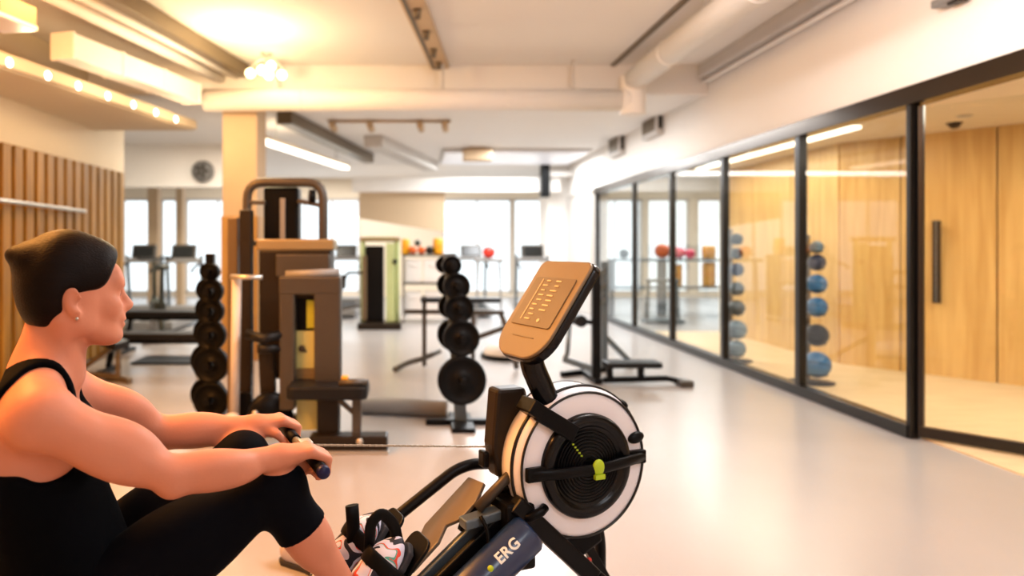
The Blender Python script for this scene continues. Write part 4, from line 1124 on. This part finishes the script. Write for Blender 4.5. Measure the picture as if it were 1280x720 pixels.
# front frame with lime window
fl, fr = L(350, 0, 4.5).x, L(426, 0, 4.5).x
ztop, zbot = L(0, 346, 4.5).z, L(0, 512, 4.5).z
MB().box2((fl, -0.28, zbot), (L(369, 0, 4.5).x, -0.16, ztop)).box2((L(393, 0, 4.5).x, -0.282, L(0, 482, 4.5).z), (fr + 0.001, -0.162, ztop + 0.001)).box2((fl - 0.002, -0.285, L(0, 368, 4.5).z), (fr + 0.002, -0.155, ztop + 0.003)).build('front_frame', 'bronzegrey', t, bevel=0.012)
MB().tube([(L(357, 0, 4.5).x, -0.24, ztop + 0.01), (L(424, 0, 4.5).x, -0.24, ztop + 0.025)], 0.028, 14).build('top_cap', 'greyplastic', t)
a, c = L(370, 372, 4.55), L(393, 466, 4.55)
MB().box2((a.x, -0.19, L(0, 412, 4.55).z), (c.x, -0.15, a.z)).build('window_plate', 'black', t, bevel=0.003)
MB().box2((L(382, 0, 4.5).x, -0.205, L(0, 411, 4.5).z), (c.x, -0.19, L(0, 376, 4.5).z)).build('guard_panel', 'lime', t)
MB().box2((a.x, -0.20, L(0, 462, 4.5).z), (c.x, -0.16, L(0, 415, 4.5).z)).build('guard_panel', 'limepale', t)
MB().box2((a.x, -0.185, L(0, 541, 4.5).z), (c.x + 0.03, -0.16, L(0, 499, 4.5).z)).build('guard_panel', 'limepale', t)
MB().ball((L(376, 437, 4.5).x, -0.21, L(0, 437, 4.5).z), (0.022, 0.01, 0.022), None, 14).box((L(376, 437, 4.5).x + 0.015, -0.205, L(0, 440, 4.5).z), (0.03, 0.01, 0.015)).build('emblem', 'bronzegrey', t)
MB().box2((a.x, -0.20, L(0, 478, 4.5).z), (c.x, -0.15, L(0, 463, 4.5).z)).build('sill_plate', 'goldgrey', t)
# seat, legs and base
a, c = L(362, 478, 4.42), L(461, 494, 4.42)
MB().prism(rrect(c.x - a.x, 0.30, 0.05, 4), ((a.x + c.x) / 2, -0.34, c.z), (1, 0, 0), (0, 1, 0), a.z - c.z).build('seat', 'vinyl', t, bevel=0.014)
MB().tube([(L(425, 478, 4.4).x, -0.42, a.z + 0.012), (L(461, 476, 4.4).x, -0.42, a.z + 0.015)], 0.022, 12).build('seat_roll', 'bronzegrey', t)
MB().box2((L(428, 0, 4.4).x, -0.42, a.z + 0.012), (L(436, 0, 4.4).x, -0.36, a.z + 0.05)).build('tab', 'yellow', t, bevel=0.004)
MB().box2((L(397, 0, 4.45).x, -0.34, 0.05), (L(424, 0, 4.45).x, -0.2, c.z)).build('pedestal', 'darkbrown', t, bevel=0.01)
MB().box2((L(441, 0, 4.42).x, -0.40, 0.05), (L(452, 0, 4.42).x, -0.32, c.z)).build('leg', 'bronzegrey', t, bevel=0.006)
MB().bar((L(424, 0, 4.42).x, -0.36, c.z - 0.02), (L(447, 0, 4.42).x, -0.36, 0.22), 0.03, 0.03, up=(0, 1, 0)).build('brace', 'bronzegrey', t, bevel=0.004)
MB().box2((L(388, 0, 4.4).x, -0.42, 0.0), (L(485, 0, 4.4).x, -0.28, 0.105)).build('base', 'darkbrown', t, bevel=0.012)
MB().box2((L(380, 0, 4.36).x, -0.44, 0.0), (L(486, 0, 4.36).x, -0.40, 0.022)).build('base_edge', 'silver', t, bevel=0.004)
MB().ball((L(450, 546, 4.35).x, -0.425, 0.075), (0.022, 0.012, 0.022), None, 14).build('bolt', 'silver', t)
# left uprights, grips and lever weights
MB().box2((L(284, 0, 4.8).x, 0.05, 0), (L(297, 0, 4.8).x, 0.13, L(0, 272, 4.85).z)).build('side_post', 'tanmetal', t, bevel=0.008)
MB().box2((L(298, 0, 4.7).x, -0.03, 0.02), (L(313, 0, 4.7).x, 0.06, L(0, 262, 4.7).z)).build('side_post', 'darkbrown', t, bevel=0.008)
MB().cyl(L(293, 527, 4.55), L(296, 345, 4.55), 0.03, n=20).ball(L(290, 522, 4.5), (0.05, 0.04, 0.03), None, 16).build('chrome_post', 'greytrim', t)
MB().tube([L(288, 346, 4.5), L(328, 347, 4.5)], 0.016, 10).build('handle', 'silver', t)
MB().tube([L(309, 418, 4.5), L(330, 424, 4.45), L(352, 418, 4.5)], 0.032, 12).tube([L(322, 436, 4.45), L(352, 436, 4.5)], 0.028, 12).build('grip', 'vinyl', t)
MB().bar(L(333, 430, 4.6), L(336, 500, 4.6), 0.10, 0.06, up=(0, 1, 0)).build('lever', 'darkbrown', t, bevel=0.01)
p = L(338, 512, 4.5); MB().lathe([(0, -0.04), (0.13, -0.04), (0.14, -0.02), (0.14, 0.02), (0.13, 0.04), (0, 0.04)], (p.x, p.y, 0.2), (0.35, -1, 0), 32).build('counterweight', 'black', t)
MB().bar(L(306, 490, 4.65), L(312, 560, 4.65), 0.09, 0.06, up=(0, 1, 0)).build('foot_lever', 'black', t, bevel=0.01)
p = L(318, 518, 4.4); MB().ball((p.x, -0.33, p.z), 0.022, None, 14).build('bolt', 'silver', t)
# pillar cladding
struct(MB().box2((-2.11, 7.885, 0), (-1.71, 7.90, 1.58)).box2((-1.72, 7.885, 0), (-1.705, 8.41, 1.58)).build('wall_pillar_cladding', 'woodwallamber'), 'amber wood cladding on the lower pillar', 'wall')

# ---- pale green machine further back
p = at(475, 350, 11.0)
t = thing('cable_station', 'pale green framed cable station with black shroud beyond the plate tree', 'weight machine', (p.x, 11.0, 0))
MB().tube([(-0.26, 0, 0), (-0.26, 0, 1.36), (0.26, 0, 1.36), (0.26, 0, 0)], 0.04, 12, rf=0.06).build('frame', 'palegreen', t)
MB().box((0, 0, 1.36), (0.62, 0.16, 0.06)).build('top_cap', 'goldgrey', t, bevel=0.01)
MB().box((-0.08, 0.02, 0.68), (0.28, 0.14, 1.16)).build('stack_shroud', 'black', t, bevel=0.02)
MB().box((-0.23, -0.04, 0.62), (0.07, 0.12, 0.98)).build('side_rail', 'tanmetal', t, bevel=0.01)
MB().box((0.16, -0.03, 0.7), (0.13, 0.10, 1.2)).build('guard_panel', 'palegreen', t, bevel=0.012)
MB().box((0, 0, 0.05), (0.66, 0.5, 0.10)).build('base', 'darkbrown', t, bevel=0.012)
MB().ball((0.23, -0.08, 1.02), 0.04, None, 14).build('knob', 'black', t)
MB().tube([(-0.26, -0.05, 0.85), (-0.5, -0.1, 0.85), (-0.56, -0.1, 0.6)], 0.022, 10, rf=0.05).box((-0.62, -0.1, 0.72), (0.22, 0.06, 0.2)).build('press_arm', 'darkbrown', t)
MB().bar((-0.3, 0, 0.35), (-0.75, -0.1, 0.28), 0.05, 0.05).build('foot_arm', 'bronzegrey', t, bevel=0.006)

# ---- white shelf with yellow and orange kit
p = at(530, 330, 12.0)
t = thing('storage_shelf', 'white storage shelf with black rails under the yellow bags', 'shelf', (p.x, 12.0, 0))
for x in (-0.34, 0.34):
    MB().box((x, 0, 0.55), (0.03, 0.4, 1.10)).build('post', 'bronzegrey', t)
for z in (0.08, 0.64, 1.10):
    MB().box((0, 0, z), (0.72, 0.42, 0.03)).build('shelf', 'bronzegrey' if z > 0.5 else 'whitecab', t, bevel=0.004)
for i, (x, lb) in enumerate(((-0.175, 'white bin on the storage shelf, left of the gap'), (0.14, 'white bin on the storage shelf, right of the gap'))):
    o = tag(MB().box((0, 0, 0.19), (0.26 if i == 0 else 0.30, 0.32, 0.38)).box((0, -0.165, 0.28), (0.12, 0.02, 0.04)).build('storage_bin', 'whitecab', bevel=0.012), lb, 'bin', 'white bins on the storage shelf')
    o.location = (p.x + x, 11.99, 0.656)
    o = tag(MB().box((0, 0, 0.2), (0.26, 0.3, 0.4)).box((0, -0.155, 0.3), (0.12, 0.02, 0.04)).build('storage_bin', 'whitecab', bevel=0.012), lb.replace('on the storage', 'low in the storage'), 'bin', 'white bins on the storage shelf')
    o.location = (p.x + x, 11.99, 0.096)
def bag(x, z, h, r, m, label, Y=12.0, group='yellow training bags on the shelf'):
    o = MB().lathe([(0, 0), (r * 0.9, 0), (r, 0.02), (r, h - 0.03), (r * 0.85, h), (0, h)], (0, 0, 0), (0, 0, 1), 24).build('training_bag', m)
    tag(o, label, 'bag', group); o.location = (x, Y, z)
    MB().torus((0, 0, h * 0.5), (0, 0, 1), r + 0.001, 0.006, 24, 6).build('seam', 'orange', o)
    return o
bag(at(507, 0, 12).x, 1.116, 0.26, 0.07, 'yellow', 'yellow bag standing at the left end of the storage shelf')
bag(at(549, 0, 12).x - 0.02, 1.116, 0.27, 0.085, 'yellow', 'yellow bag standing at the right end of the storage shelf')
def med_ball(c, r, m, label, group, seam='black'):
    o = MB().ball((0, 0, 0), r, None, 28).build('medicine_ball', m); tag(o, label, 'ball', group); o.location = c
    MB().torus((0, 0, 0), (0.3, 0.2, 1), r * 0.997, r * 0.03, 36, 6).build('seam', seam, o)
    return o
for i, (px, m, lb) in enumerate(((516, 'orange', 'orange ball next to the left yellow bag on the shelf'), (527, 'orange', 'orange ball in the middle of the storage shelf top'), (537, 'darkbrown', 'dark brown ball next to the right yellow bag on the shelf'))):
    med_ball((at(px, 0, 12).x, 11.95, 1.116 + 0.07), 0.07, m, lb, 'balls on the storage shelf')
med_ball((at(522, 0, 12).x, 12.0, 1.116 + 0.19), 0.055, 'greengrey', 'small black ball perched above the orange balls on the shelf', 'balls on the storage shelf')

# ---- weight bench rack right of centre
t = thing('bench_rack', 'black bench rack with slanted foot behind the plate tree', 'bench', (0.11, 7.4, 0))
MB().box((0, 0, 0.38), (0.045, 0.045, 0.72)).build('upright', 'bronzegrey', t, bevel=0.004)
MB().tube([(-0.30, -0.25, 0.025), (-0.18, -0.12, 0.07), (0, 0, 0.10), (0.16, 0.1, 0.16)], 0.028, 12, rf=0.08).build('foot', 'bronzegrey', t)
MB().prism(rrect(0.82, 0.26, 0.04, 4), (0.37, 0, 0.68), (1, 0, 0), (0, 1, 0), 0.045).build('pad', 'vinyl', t, bevel=0.012)
MB().bar((-0.2, 0, 0.58), (0.82, 0, 0.57), 0.045, 0.045).build('beam', 'bronzegrey', t, bevel=0.004)
MB().bar((0.5, 0, 0.30), (0.98, 0, 0.47), 0.05, 0.05).build('slant_bar', 'bronzegrey', t, bevel=0.004)
MB().tube([(0.78, 0, 0.57), (0.9, 0, 0.3), (0.92, -0.2, 0.03)], 0.026, 12, rf=0.06).build('leg', 'bronzegrey', t)
MB().bar((0.5, -0.2, 0.03), (0.5, 0.2, 0.03), 0.05, 0.05).bar((0.5, 0, 0.03), (0.5, 0, 0.58), 0.04, 0.04, up=(0, 1, 0)).build('leg', 'bronzegrey', t, bevel=0.004)
# pale half ball on the floor
p = at(635, 447, 8.1)
t = thing('balance_trainer', 'pale grey balance trainer dome on the floor below the console', 'balance trainer', (p.x, 8.1, 0))
MB().lathe([(0, 0.0), (0.30, 0.0), (0.31, 0.02), (0.30, 0.05), (0, 0.05)]).build('base', 'blacksatin', t)
MB().lathe([(0.28, 0.05), (0.26, 0.10), (0.19, 0.15), (0.09, 0.175), (0, 0.18)]).build('dome', 'whitecab', t)
# red ball on a grey stand and dark head further back
p = at(611, 324, 11.5)
t = thing('side_table', 'slim grey stand holding the red ball before the far window', 'stand', (p.x, 11.5, 0))
MB().box((0, 0, 1.03), (0.44, 0.32, 0.05)).build('top', 'greyplastic', t, bevel=0.01)
for x in (-0.17, 0.17): MB().bar((x, 0, 1.0), (x * 1.2, 0, 0.0), 0.03, 0.03, up=(0, 1, 0)).build('leg', 'greyplastic', t)
MB().box((0, 0, 0.4), (0.36, 0.03, 0.03)).build('rung', 'greyplastic', t)
med_ball((p.x, 11.5, 1.056 + 0.10), 0.10, 'red', 'red ball on the slim grey stand before the far window', None)
def treadmill(x, y, label, rz=0.0, scr='screen'):
    t = thing('treadmill', label, 'treadmill', (x, y, 0), rz, 'treadmills facing the windows')
    MB().box((0, -0.75, 0.11), (0.72, 1.6, 0.12)).build('deck', 'greyplastic', t, bevel=0.02)
    MB().box((0, -0.75, 0.175), (0.5, 1.5, 0.012)).build('belt', 'rubber', t)
    MB().box((0, 0.02, 0.17), (0.74, 0.42, 0.2)).build('motor_cover', 'greyplastic', t, bevel=0.04)
    for s in (-1, 1):
        MB().bar((s * 0.35, 0.0, 0.12), (s * 0.35, -0.12, 1.1), 0.06, 0.06).build('upright', 'steelblue', t, bevel=0.008)
        MB().tube([(s * 0.35, -0.1, 0.98), (s * 0.35, -0.5, 0.92), (s * 0.35, -0.65, 0.85)], 0.022, 10, rf=0.1).build('handrail', 'vinyl', t)
    MB().box((0, -0.14, 1.02), (0.72, 0.12, 0.08)).build('console_bar', 'greyplastic', t, bevel=0.015)
    c = MB().box((0, -0.12, 1.16), (0.5, 0.07, 0.24), rx=-0.25).build('console', 'bronzegrey', t, bevel=0.02)
    MB().box((0, -0.165, 1.165), (0.4, 0.012, 0.17), rx=-0.25).build('screen', scr, c)
    t.scale = (0.80, 1, 1)
    return t
treadmill(at(184, 0, 12.0).x, 12.0, 'treadmill by the left windows just past the face', 0.0)
treadmill(at(233, 0, 11.9).x, 11.9, 'treadmill by the left windows beside the pillar', 0.0)
treadmill(at(664, 0, 13.0).x, 13.0, 'treadmill before the far window on the right', 0.0)
treadmill(at(434, 0, 14.0).x, 14.0, 'treadmill before the far window behind the tall machine', 0.0)
treadmill(at(588, 0, 14.0).x, 14.0, 'treadmill before the far window left of the red ball', 0.0)
# exercise bike
p = at(198, 0, 9.55)
t = thing('exercise_bike', 'dark green grey exercise bike beside the treadmills', 'bike', (p.x, 9.55, 0), 0.5)
MB().lathe([(0, -0.03), (0.21, -0.03), (0.23, 0.0), (0.21, 0.03), (0, 0.03)], (0, 0.35, 0.33), (1, 0, 0), 32).build('flywheel', 'greyplastic', t)
MB().tube([(0, -0.35, 0.05), (0, -0.1, 0.45), (0, 0.35, 0.55)], 0.04, 12, rf=0.1).bar((0, -0.15, 0.35), (0, -0.3, 0.95), 0.05, 0.06).bar((0, 0.3, 0.5), (0, 0.38, 1.05), 0.05, 0.06).build('frame', 'greengrey', t)
MB().ball((0, -0.3, 0.98), (0.10, 0.15, 0.04), None, 18).build('saddle', 'greengrey', t)
MB().tube([(-0.22, 0.22, 1.1), (-0.2, 0.42, 1.08), (0.2, 0.42, 1.08), (0.22, 0.22, 1.1)], 0.018, 10, rf=0.06).build('handlebar', 'vinyl', t)
MB().box((0, -0.35, 0.03), (0.5, 0.08, 0.06)).box((0, 0.5, 0.03), (0.5, 0.08, 0.06)).build('foot', 'greyplastic', t, bevel=0.01)
MB().box((0, 0.05, 0.42), (0.16, 0.4, 0.22)).build('cover', 'greengrey', t, bevel=0.03)
# flat benches at left
def flat_bench(x, y, z, ln, label, rz=0.0):
    t = thing('flat_bench', label, 'bench', (x, y, 0), rz, 'flat black benches at left')
    MB().prism(rrect(ln, 0.28, 0.04, 4), (0, 0, z - 0.06), (1, 0, 0), (0, 1, 0), 0.06).build('pad', 'vinyl', t, bevel=0.015)
    MB().bar((-ln * 0.42, 0, z - 0.09), (ln * 0.42, 0, z - 0.09), 0.06, 0.05).build('beam', 'blacksatin', t, bevel=0.005)
    for s in (-1, 1):
        MB().bar((s * ln * 0.36, 0, z - 0.1), (s * ln * 0.40, 0, 0.05), 0.05, 0.05, up=(0, 1, 0)).box((s * ln * 0.40, 0, 0.025), (0.06, 0.42, 0.05)).build('leg', 'blacksatin', t, bevel=0.005)
    return t
flat_bench(-2.85, 8.45, 0.50, 1.3, 'flat black bench behind the plates at left, the farther one')
flat_bench(-2.55, 7.15, 0.40, 1.2, 'flat black bench just past the chin, the nearer one')
t = tag(MB().prism(rrect(0.9, 0.5, 0.04, 4), (-2.55, 7.85, 0.002), (1, 0, 0), (0, 1, 0), 0.02).build('exercise_mat', 'rubber', bevel=0.004), 'black exercise mat on the floor between the flat benches', 'mat')
p = at(148, 0, 6.65)
t = thing('adjustable_bench', 'dark adjustable bench with splayed foot below the chin', 'bench', (p.x, 6.65, 0)); t.scale = (0.74, 1, 1)
MB().box((0, 0, 0.2), (0.05, 0.05, 0.34)).build('post', 'tanmetal', t, bevel=0.005)
MB().bar((-0.2, 0.12, 0.025), (0.2, -0.10, 0.025), 0.06, 0.05).build('foot', 'tanmetal', t, bevel=0.006)
MB().bar((0, 0, 0.05), (-0.95, 0.2, 0.05), 0.05, 0.05).bar((-0.05, 0, 0.33), (-0.55, 0.08, 0.08), 0.045, 0.045).build('beam', 'tanmetal', t, bevel=0.005)
MB().bar((0.05, 0, 0.33), (-0.32, 0.05, 0.43), 0.26, 0.07).bar((-0.36, 0.05, 0.43), (-0.85, 0.15, 0.72), 0.26, 0.07).build('pad', 'vinyl', t, bevel=0.015)
MB().bar((-0.9, -0.02, 0.025), (-1.0, 0.42, 0.025), 0.06, 0.05).bar((-0.95, 0.2, 0.05), (-0.72, 0.12, 0.62), 0.04, 0.04).build('rear_leg', 'tanmetal', t, bevel=0.006)

# ---- rack with a low bench right of the console
p = at(745, 478, 6.6)
t = thing('dip_rack', 'black upright rack with padded arm right of the console', 'rack', (p.x, 6.6, 0))
MB().box((0, 0, 0.51), (0.075, 0.075, 1.02)).build('upright', 'blacksatin', t, bevel=0.006)
MB().box((0.24, 0.62, 0.55), (0.06, 0.06, 1.10)).build('upright', 'steelblue', t, bevel=0.006)
for z in (1.0, 0.86, 0.72):
    MB().bar((0.0, 0, z), (0.24, 0.62, z), 0.05, 0.05).build('cross_bar', 'blacksatin', t, bevel=0.004)
MB().bar((0.24, 0.62, 0.35), (0.6, 0.9, 0.03), 0.045, 0.045).build('brace', 'steelblue', t, bevel=0.004)
MB().bar((0.0, 0.0, 0.55), (-0.28, 0.1, 0.57), 0.04, 0.04).build('arm', 'blacksatin', t, bevel=0.004)
MB().cyl((-0.15, -0.08, 0.57), (-0.15, 0.2, 0.57), 0.055).build('roller_pad', 'vinyl', t, bevel=0.01)
MB().tube([(-0.22, 0.1, 0.55), (-0.24, 0.1, 0.25), (-0.27, 0.1, 0.20)], 0.022, 10, rf=0.05).bar((-0.28, 0.1, 0.20), (0.0, 0.0, 0.12), 0.05, 0.05).build('lower_arm', 'steelblue', t)
MB().bar((-0.25, 0.3, 0.025), (0.3, 0.62, 0.025), 0.06, 0.05).bar((0, -0.1, 0.025), (0.0, 0.5, 0.025), 0.07, 0.05).build('foot', 'blacksatin', t, bevel=0.005)
t = thing('low_bench', 'low black bench with grey pad running right of the rack', 'bench', (1.95, 6.5, 0))
MB().prism(rrect(0.50, 0.24, 0.04, 4), (0.02, 0, 0.165), (1, 0, 0), (0, 1, 0), 0.05).build('pad', 'vinyl', t, bevel=0.012)
MB().bar((-0.24, 0, 0.045), (0.34, 0, 0.06), 0.05, 0.05).bar((0.34, 0, 0.06), (0.46, -0.05, 0.035), 0.05, 0.045).build('beam', 'blacksatin', t, bevel=0.005)
MB().bar((0.10, 0, 0.05), (0.10, 0, 0.17), 0.05, 0.06, up=(0, 1, 0)).bar((-0.18, 0, 0.05), (-0.18, 0, 0.17), 0.05, 0.06, up=(0, 1, 0)).build('leg', 'blacksatin', t, bevel=0.005)
MB().box((0.47, -0.06, 0.03), (0.12, 0.16, 0.055)).build('foot', 'bronzegrey', t, bevel=0.008)

# ---- ball towers behind the glass
def ball_tower(px, X, rows, label, names, group):
    Y = X * 900 / (px - 517)
    t = thing('ball_rack', label, 'rack', (X, Y, 0.012))
    top = HC - (rows[0][0] - 308) * Y / 900
    MB().cyl((0, 0.14, 0), (0, 0.14, top + 0.1), 0.018).build('post', 'tanmetal', t)
    MB().lathe([(0, 0), (0.19, 0), (0.19, 0.012), (0.03, 0.03), (0, 0.03)], (0, 0.08, 0), (0, 0, 1), 28).build('base', 'blacksatin', t)
    for i, (py, pr, m) in enumerate(rows):
        z = HC - (py - 308) * Y / 900; r = pr * Y / 900
        z = max(z, r + 0.06)
        MB().torus((0, 0, z - r * 0.72 - 0.012), (0, 0, 1), r * 0.72, 0.007, 28, 6).bar((0, 0.14, z - r * 0.72 - 0.012), (0, r * 0.7, z - r * 0.72 - 0.012), 0.016, 0.012).build('cradle', 'blacksatin', t)
        med_ball((X, Y, z), r, m, names[i], group)
G1, G2 = 'balls in the farther glass-side rack', 'balls in the nearer glass-side rack'
ball_tower(921, 3.46, [(299, 7.5, 'greengrey'), (317, 7.5, 'greengrey'), (337, 8.5, 'navyball'), (361, 9, 'greengrey'), (385, 10, 'greengrey'), (412, 12, 'slateball'), (440, 11, 'slateball')],
    'upright ball rack behind the glass, the farther one', ['topmost small dark ball in the farther ball rack', 'second dark ball from the top in the farther ball rack', 'third ball from the top, navy, in the farther ball rack', 'middle dark ball in the farther ball rack', 'fifth dark ball from the top in the farther ball rack', 'slate ball second from the floor in the farther ball rack', 'lowest slate ball in the farther ball rack'], G1)
ball_tower(1021, 3.62, [(309, 8, 'slateball'), (328, 10.5, 'navyball'), (355, 12, 'blueball'), (384, 12.5, 'blueball'), (419, 14, 'black'), (456, 16.5, 'blueball')],
    'upright ball rack behind the glass, the nearer one', ['topmost small slate ball in the nearer ball rack', 'second ball from the top, navy, in the nearer ball rack', 'third ball from the top, blue, in the nearer ball rack', 'fourth ball from the top, bright blue, in the nearer ball rack', 'fifth ball from the top, black, in the nearer ball rack', 'lowest and largest blue ball in the nearer ball rack'], G2)
# ---- kit at the far end behind the glass
t = thing('kit_shelf', 'long steel kit shelf at the far end behind the glass', 'shelf', (4.75, 13.2, 0))
for x in (-1.15, -0.2, 1.05):
    MB().box((x, 0, 0.5), (0.05, 0.4, 1.0)).build('post', 'steelblue', t, bevel=0.005)
for z in (1.0, 0.5):
    MB().box((-0.05, 0, z), (2.3, 0.42, 0.04)).build('shelf', 'steelblue', t, bevel=0.005)
zk = 1.025
kit = lambda px: (px - 517) * 13.2 / 900
med_ball((kit(828), 13.2, zk + 0.14), 0.14, 'orange', 'amber ball on the kit shelf behind the glass', 'balls on the kit shelf')
med_ball((kit(849), 13.2, zk + 0.11), 0.11, 'pink', 'pink ball on the kit shelf, the left of the touching pair', 'balls on the kit shelf')
med_ball((kit(858), 13.02, zk + 0.09), 0.09, 'pink', 'smaller pink ball on the kit shelf in front of the pair', 'balls on the kit shelf')
med_ball((kit(780), 13.2, zk + 0.09), 0.09, 'greengrey', 'dark ball at the window end of the kit shelf', 'balls on the kit shelf')
bag(kit(886), zk, 0.24, 0.12, 'yellow', 'yellow bag on top of the kit shelf behind the glass', 13.2, 'yellow bags at the kit shelf')
bag(kit(886), 0.525, 0.44, 0.12, 'yellow', 'tall yellow bag on the lower board of the kit shelf', 13.2, 'yellow bags at the kit shelf')
bag(kit(848), 0.525, 0.40, 0.07, 'yellow', 'slim yellow bag on the lower board of the kit shelf', 13.2, 'yellow bags at the kit shelf')
t = thing('low_stand', 'low dark blue grey stand on the floor before the kit shelf', 'stand', (at(828, 0, 11.6).x, 11.6, 0))
for x in (-0.26, 0.26):
    MB().bar((x, 0, 0.03), (x * 0.85, 0, 0.72), 0.05, 0.05, up=(0, 1, 0)).build('leg', 'steelblue', t, bevel=0.005)
MB().box((0, 0, 0.05), (0.62, 0.3, 0.06)).build('base', 'steelblue', t, bevel=0.006)
MB().box((0, 0, 0.70), (0.5, 0.14, 0.05)).build('top', 'steelblue', t, bevel=0.006)
# sneaker lying on the floor behind the rower
t = thing('trainer_shoe', 'pale grey trainer shoe on the floor behind the calf', 'shoe', (-0.40, 2.78, 0), math.radians(-35))
sf = Field((-0.16, -0.07, 0.0), (0.16, 0.07, 0.14), 0.004)
sf.cap((-0.10, 0, 0.05), (0.09, 0, 0.042), 0.042, 0.036, 0.03); sf.ell((-0.09, 0, 0.075), (0.05, 0.037, 0.045), 0.03); sf.ell((0.06, 0, 0.04), (0.085, 0.046, 0.033), 0.03)
sf.ell((-0.085, 0, 0.12), (0.038, 0.025, 0.04), 0.01, op='sub'); sf.half((0, 0, 0.018), (0, 0, -1))
up = sf.mesh('upper', 'sneaker', t)
pts = [(-0.145, 0.024), (-0.12, 0.040), (0.0, 0.036), (0.06, 0.047), (0.12, 0.04), (0.15, 0.0)]
MB().prism([(x, w_) for x, w_ in pts] + [(x, -w_) for x, w_ in reversed(pts[:-1])], (0, 0, 0), (1, 0, 0), (0, 1, 0), 0.024).build('sole', 'sole', t, bevel=0.006)
MB().tube([(-0.138, -0.02, 0.09), (-0.146, 0, 0.105), (-0.138, 0.02, 0.09)], 0.009, 10).build('heel_tab', 'black', t)
# ------------------------------------------------------------------ light
w = bpy.data.worlds.new('daylight'); bpy.context.scene.world = w; w.use_nodes = True
bg = w.node_tree.nodes['Background']; bg.inputs['Color'].default_value = (0.93, 0.98, 1.0, 1); bg.inputs['Strength'].default_value = 1.6

def area(name, loc, size, power, col, rot=(0, 0, 0)):
    l = bpy.data.lights.new(name, 'AREA'); l.shape = 'RECTANGLE'; l.size, l.size_y = size
    l.energy = power; l.color = col
    o = bpy.data.objects.new(name, l); C.objects.link(o); o.location = loc; o.rotation_euler = rot
    return o
def point(name, loc, r, power, col):
    l = bpy.data.lights.new(name, 'POINT'); l.shadow_soft_size = r; l.energy = power; l.color = col
    o = bpy.data.objects.new(name, l); C.objects.link(o); o.location = loc
    return o
WHITE = (1.0, 0.95, 0.90); WARM = (1.0, 0.74, 0.40)
# ceiling lamps and an added fill light of the front hall, over and behind the camera
area('ceiling_lamp', (1.2, 4.2, 3.2), (0.6, 2.8), 60, (0.96, 0.96, 0.97))
point('wall_fill', (1.6, 3.2, 2.75), 0.2, 95, (1.0, 0.95, 0.92))  # unseen fill light added to even out the right wall and ceiling
area('ceiling_lamp', (1.9, -1.0, 3.2), (1.2, 2.6), 62, (0.88, 0.93, 1.0))
area('ceiling_lamp', (-2.3, 2.4, 3.2), (0.6, 2.8), 250, (1.0, 0.38, 0.08))
# warm cluster lamp, then unseen warm lights added to make the left ceiling golden
point('warm_light', (-1.55, 6.6, 2.78), 0.14, 56, WARM)
point('warm_light', (-2.1, 4.4, 2.8), 0.15, 30, (1.0, 0.46, 0.09))
point('warm_light', (-2.9, 3.4, 2.85), 0.15, 32, (1.0, 0.48, 0.10))
for y in (5.0, 6.2, 7.4):
    point('spot_lamp', (-2.66 + (y - 5) * 0.17, y, 2.4), 0.05, 8, (1.0, 0.70, 0.40))
# back hall
area('ceiling_lamp', (1.80, 13.4, 2.86), (2.4, 1.7), 170, (0.94, 0.98, 1.0))
area('ceiling_lamp', (-2.2, 16.3, 2.9), (5.4, 0.8), 160, (1.0, 0.96, 0.92))  # unseen light added behind the tan bulkhead to wash the far wall
area('ceiling_lamp', (1.6, 10.4, 2.9), (0.5, 3.6), 160, (0.96, 0.98, 1.0))
area('ceiling_lamp', (-2.8, 10.2, 2.9), (2.0, 0.5), 120, (1.0, 0.90, 0.74))
area('ceiling_lamp', (6.0, 14.0, 2.9), (3.0, 2.5), 170, (0.95, 0.98, 1.0))
# studio
area('studio_lamp', (4.0, 8.3, 2.30), (0.09, 3.6), 40, (1.0, 0.90, 0.72))
area('studio_lamp', (4.6, 4.6, 2.30), (1.2, 1.6), 56, (1.0, 0.92, 0.78))
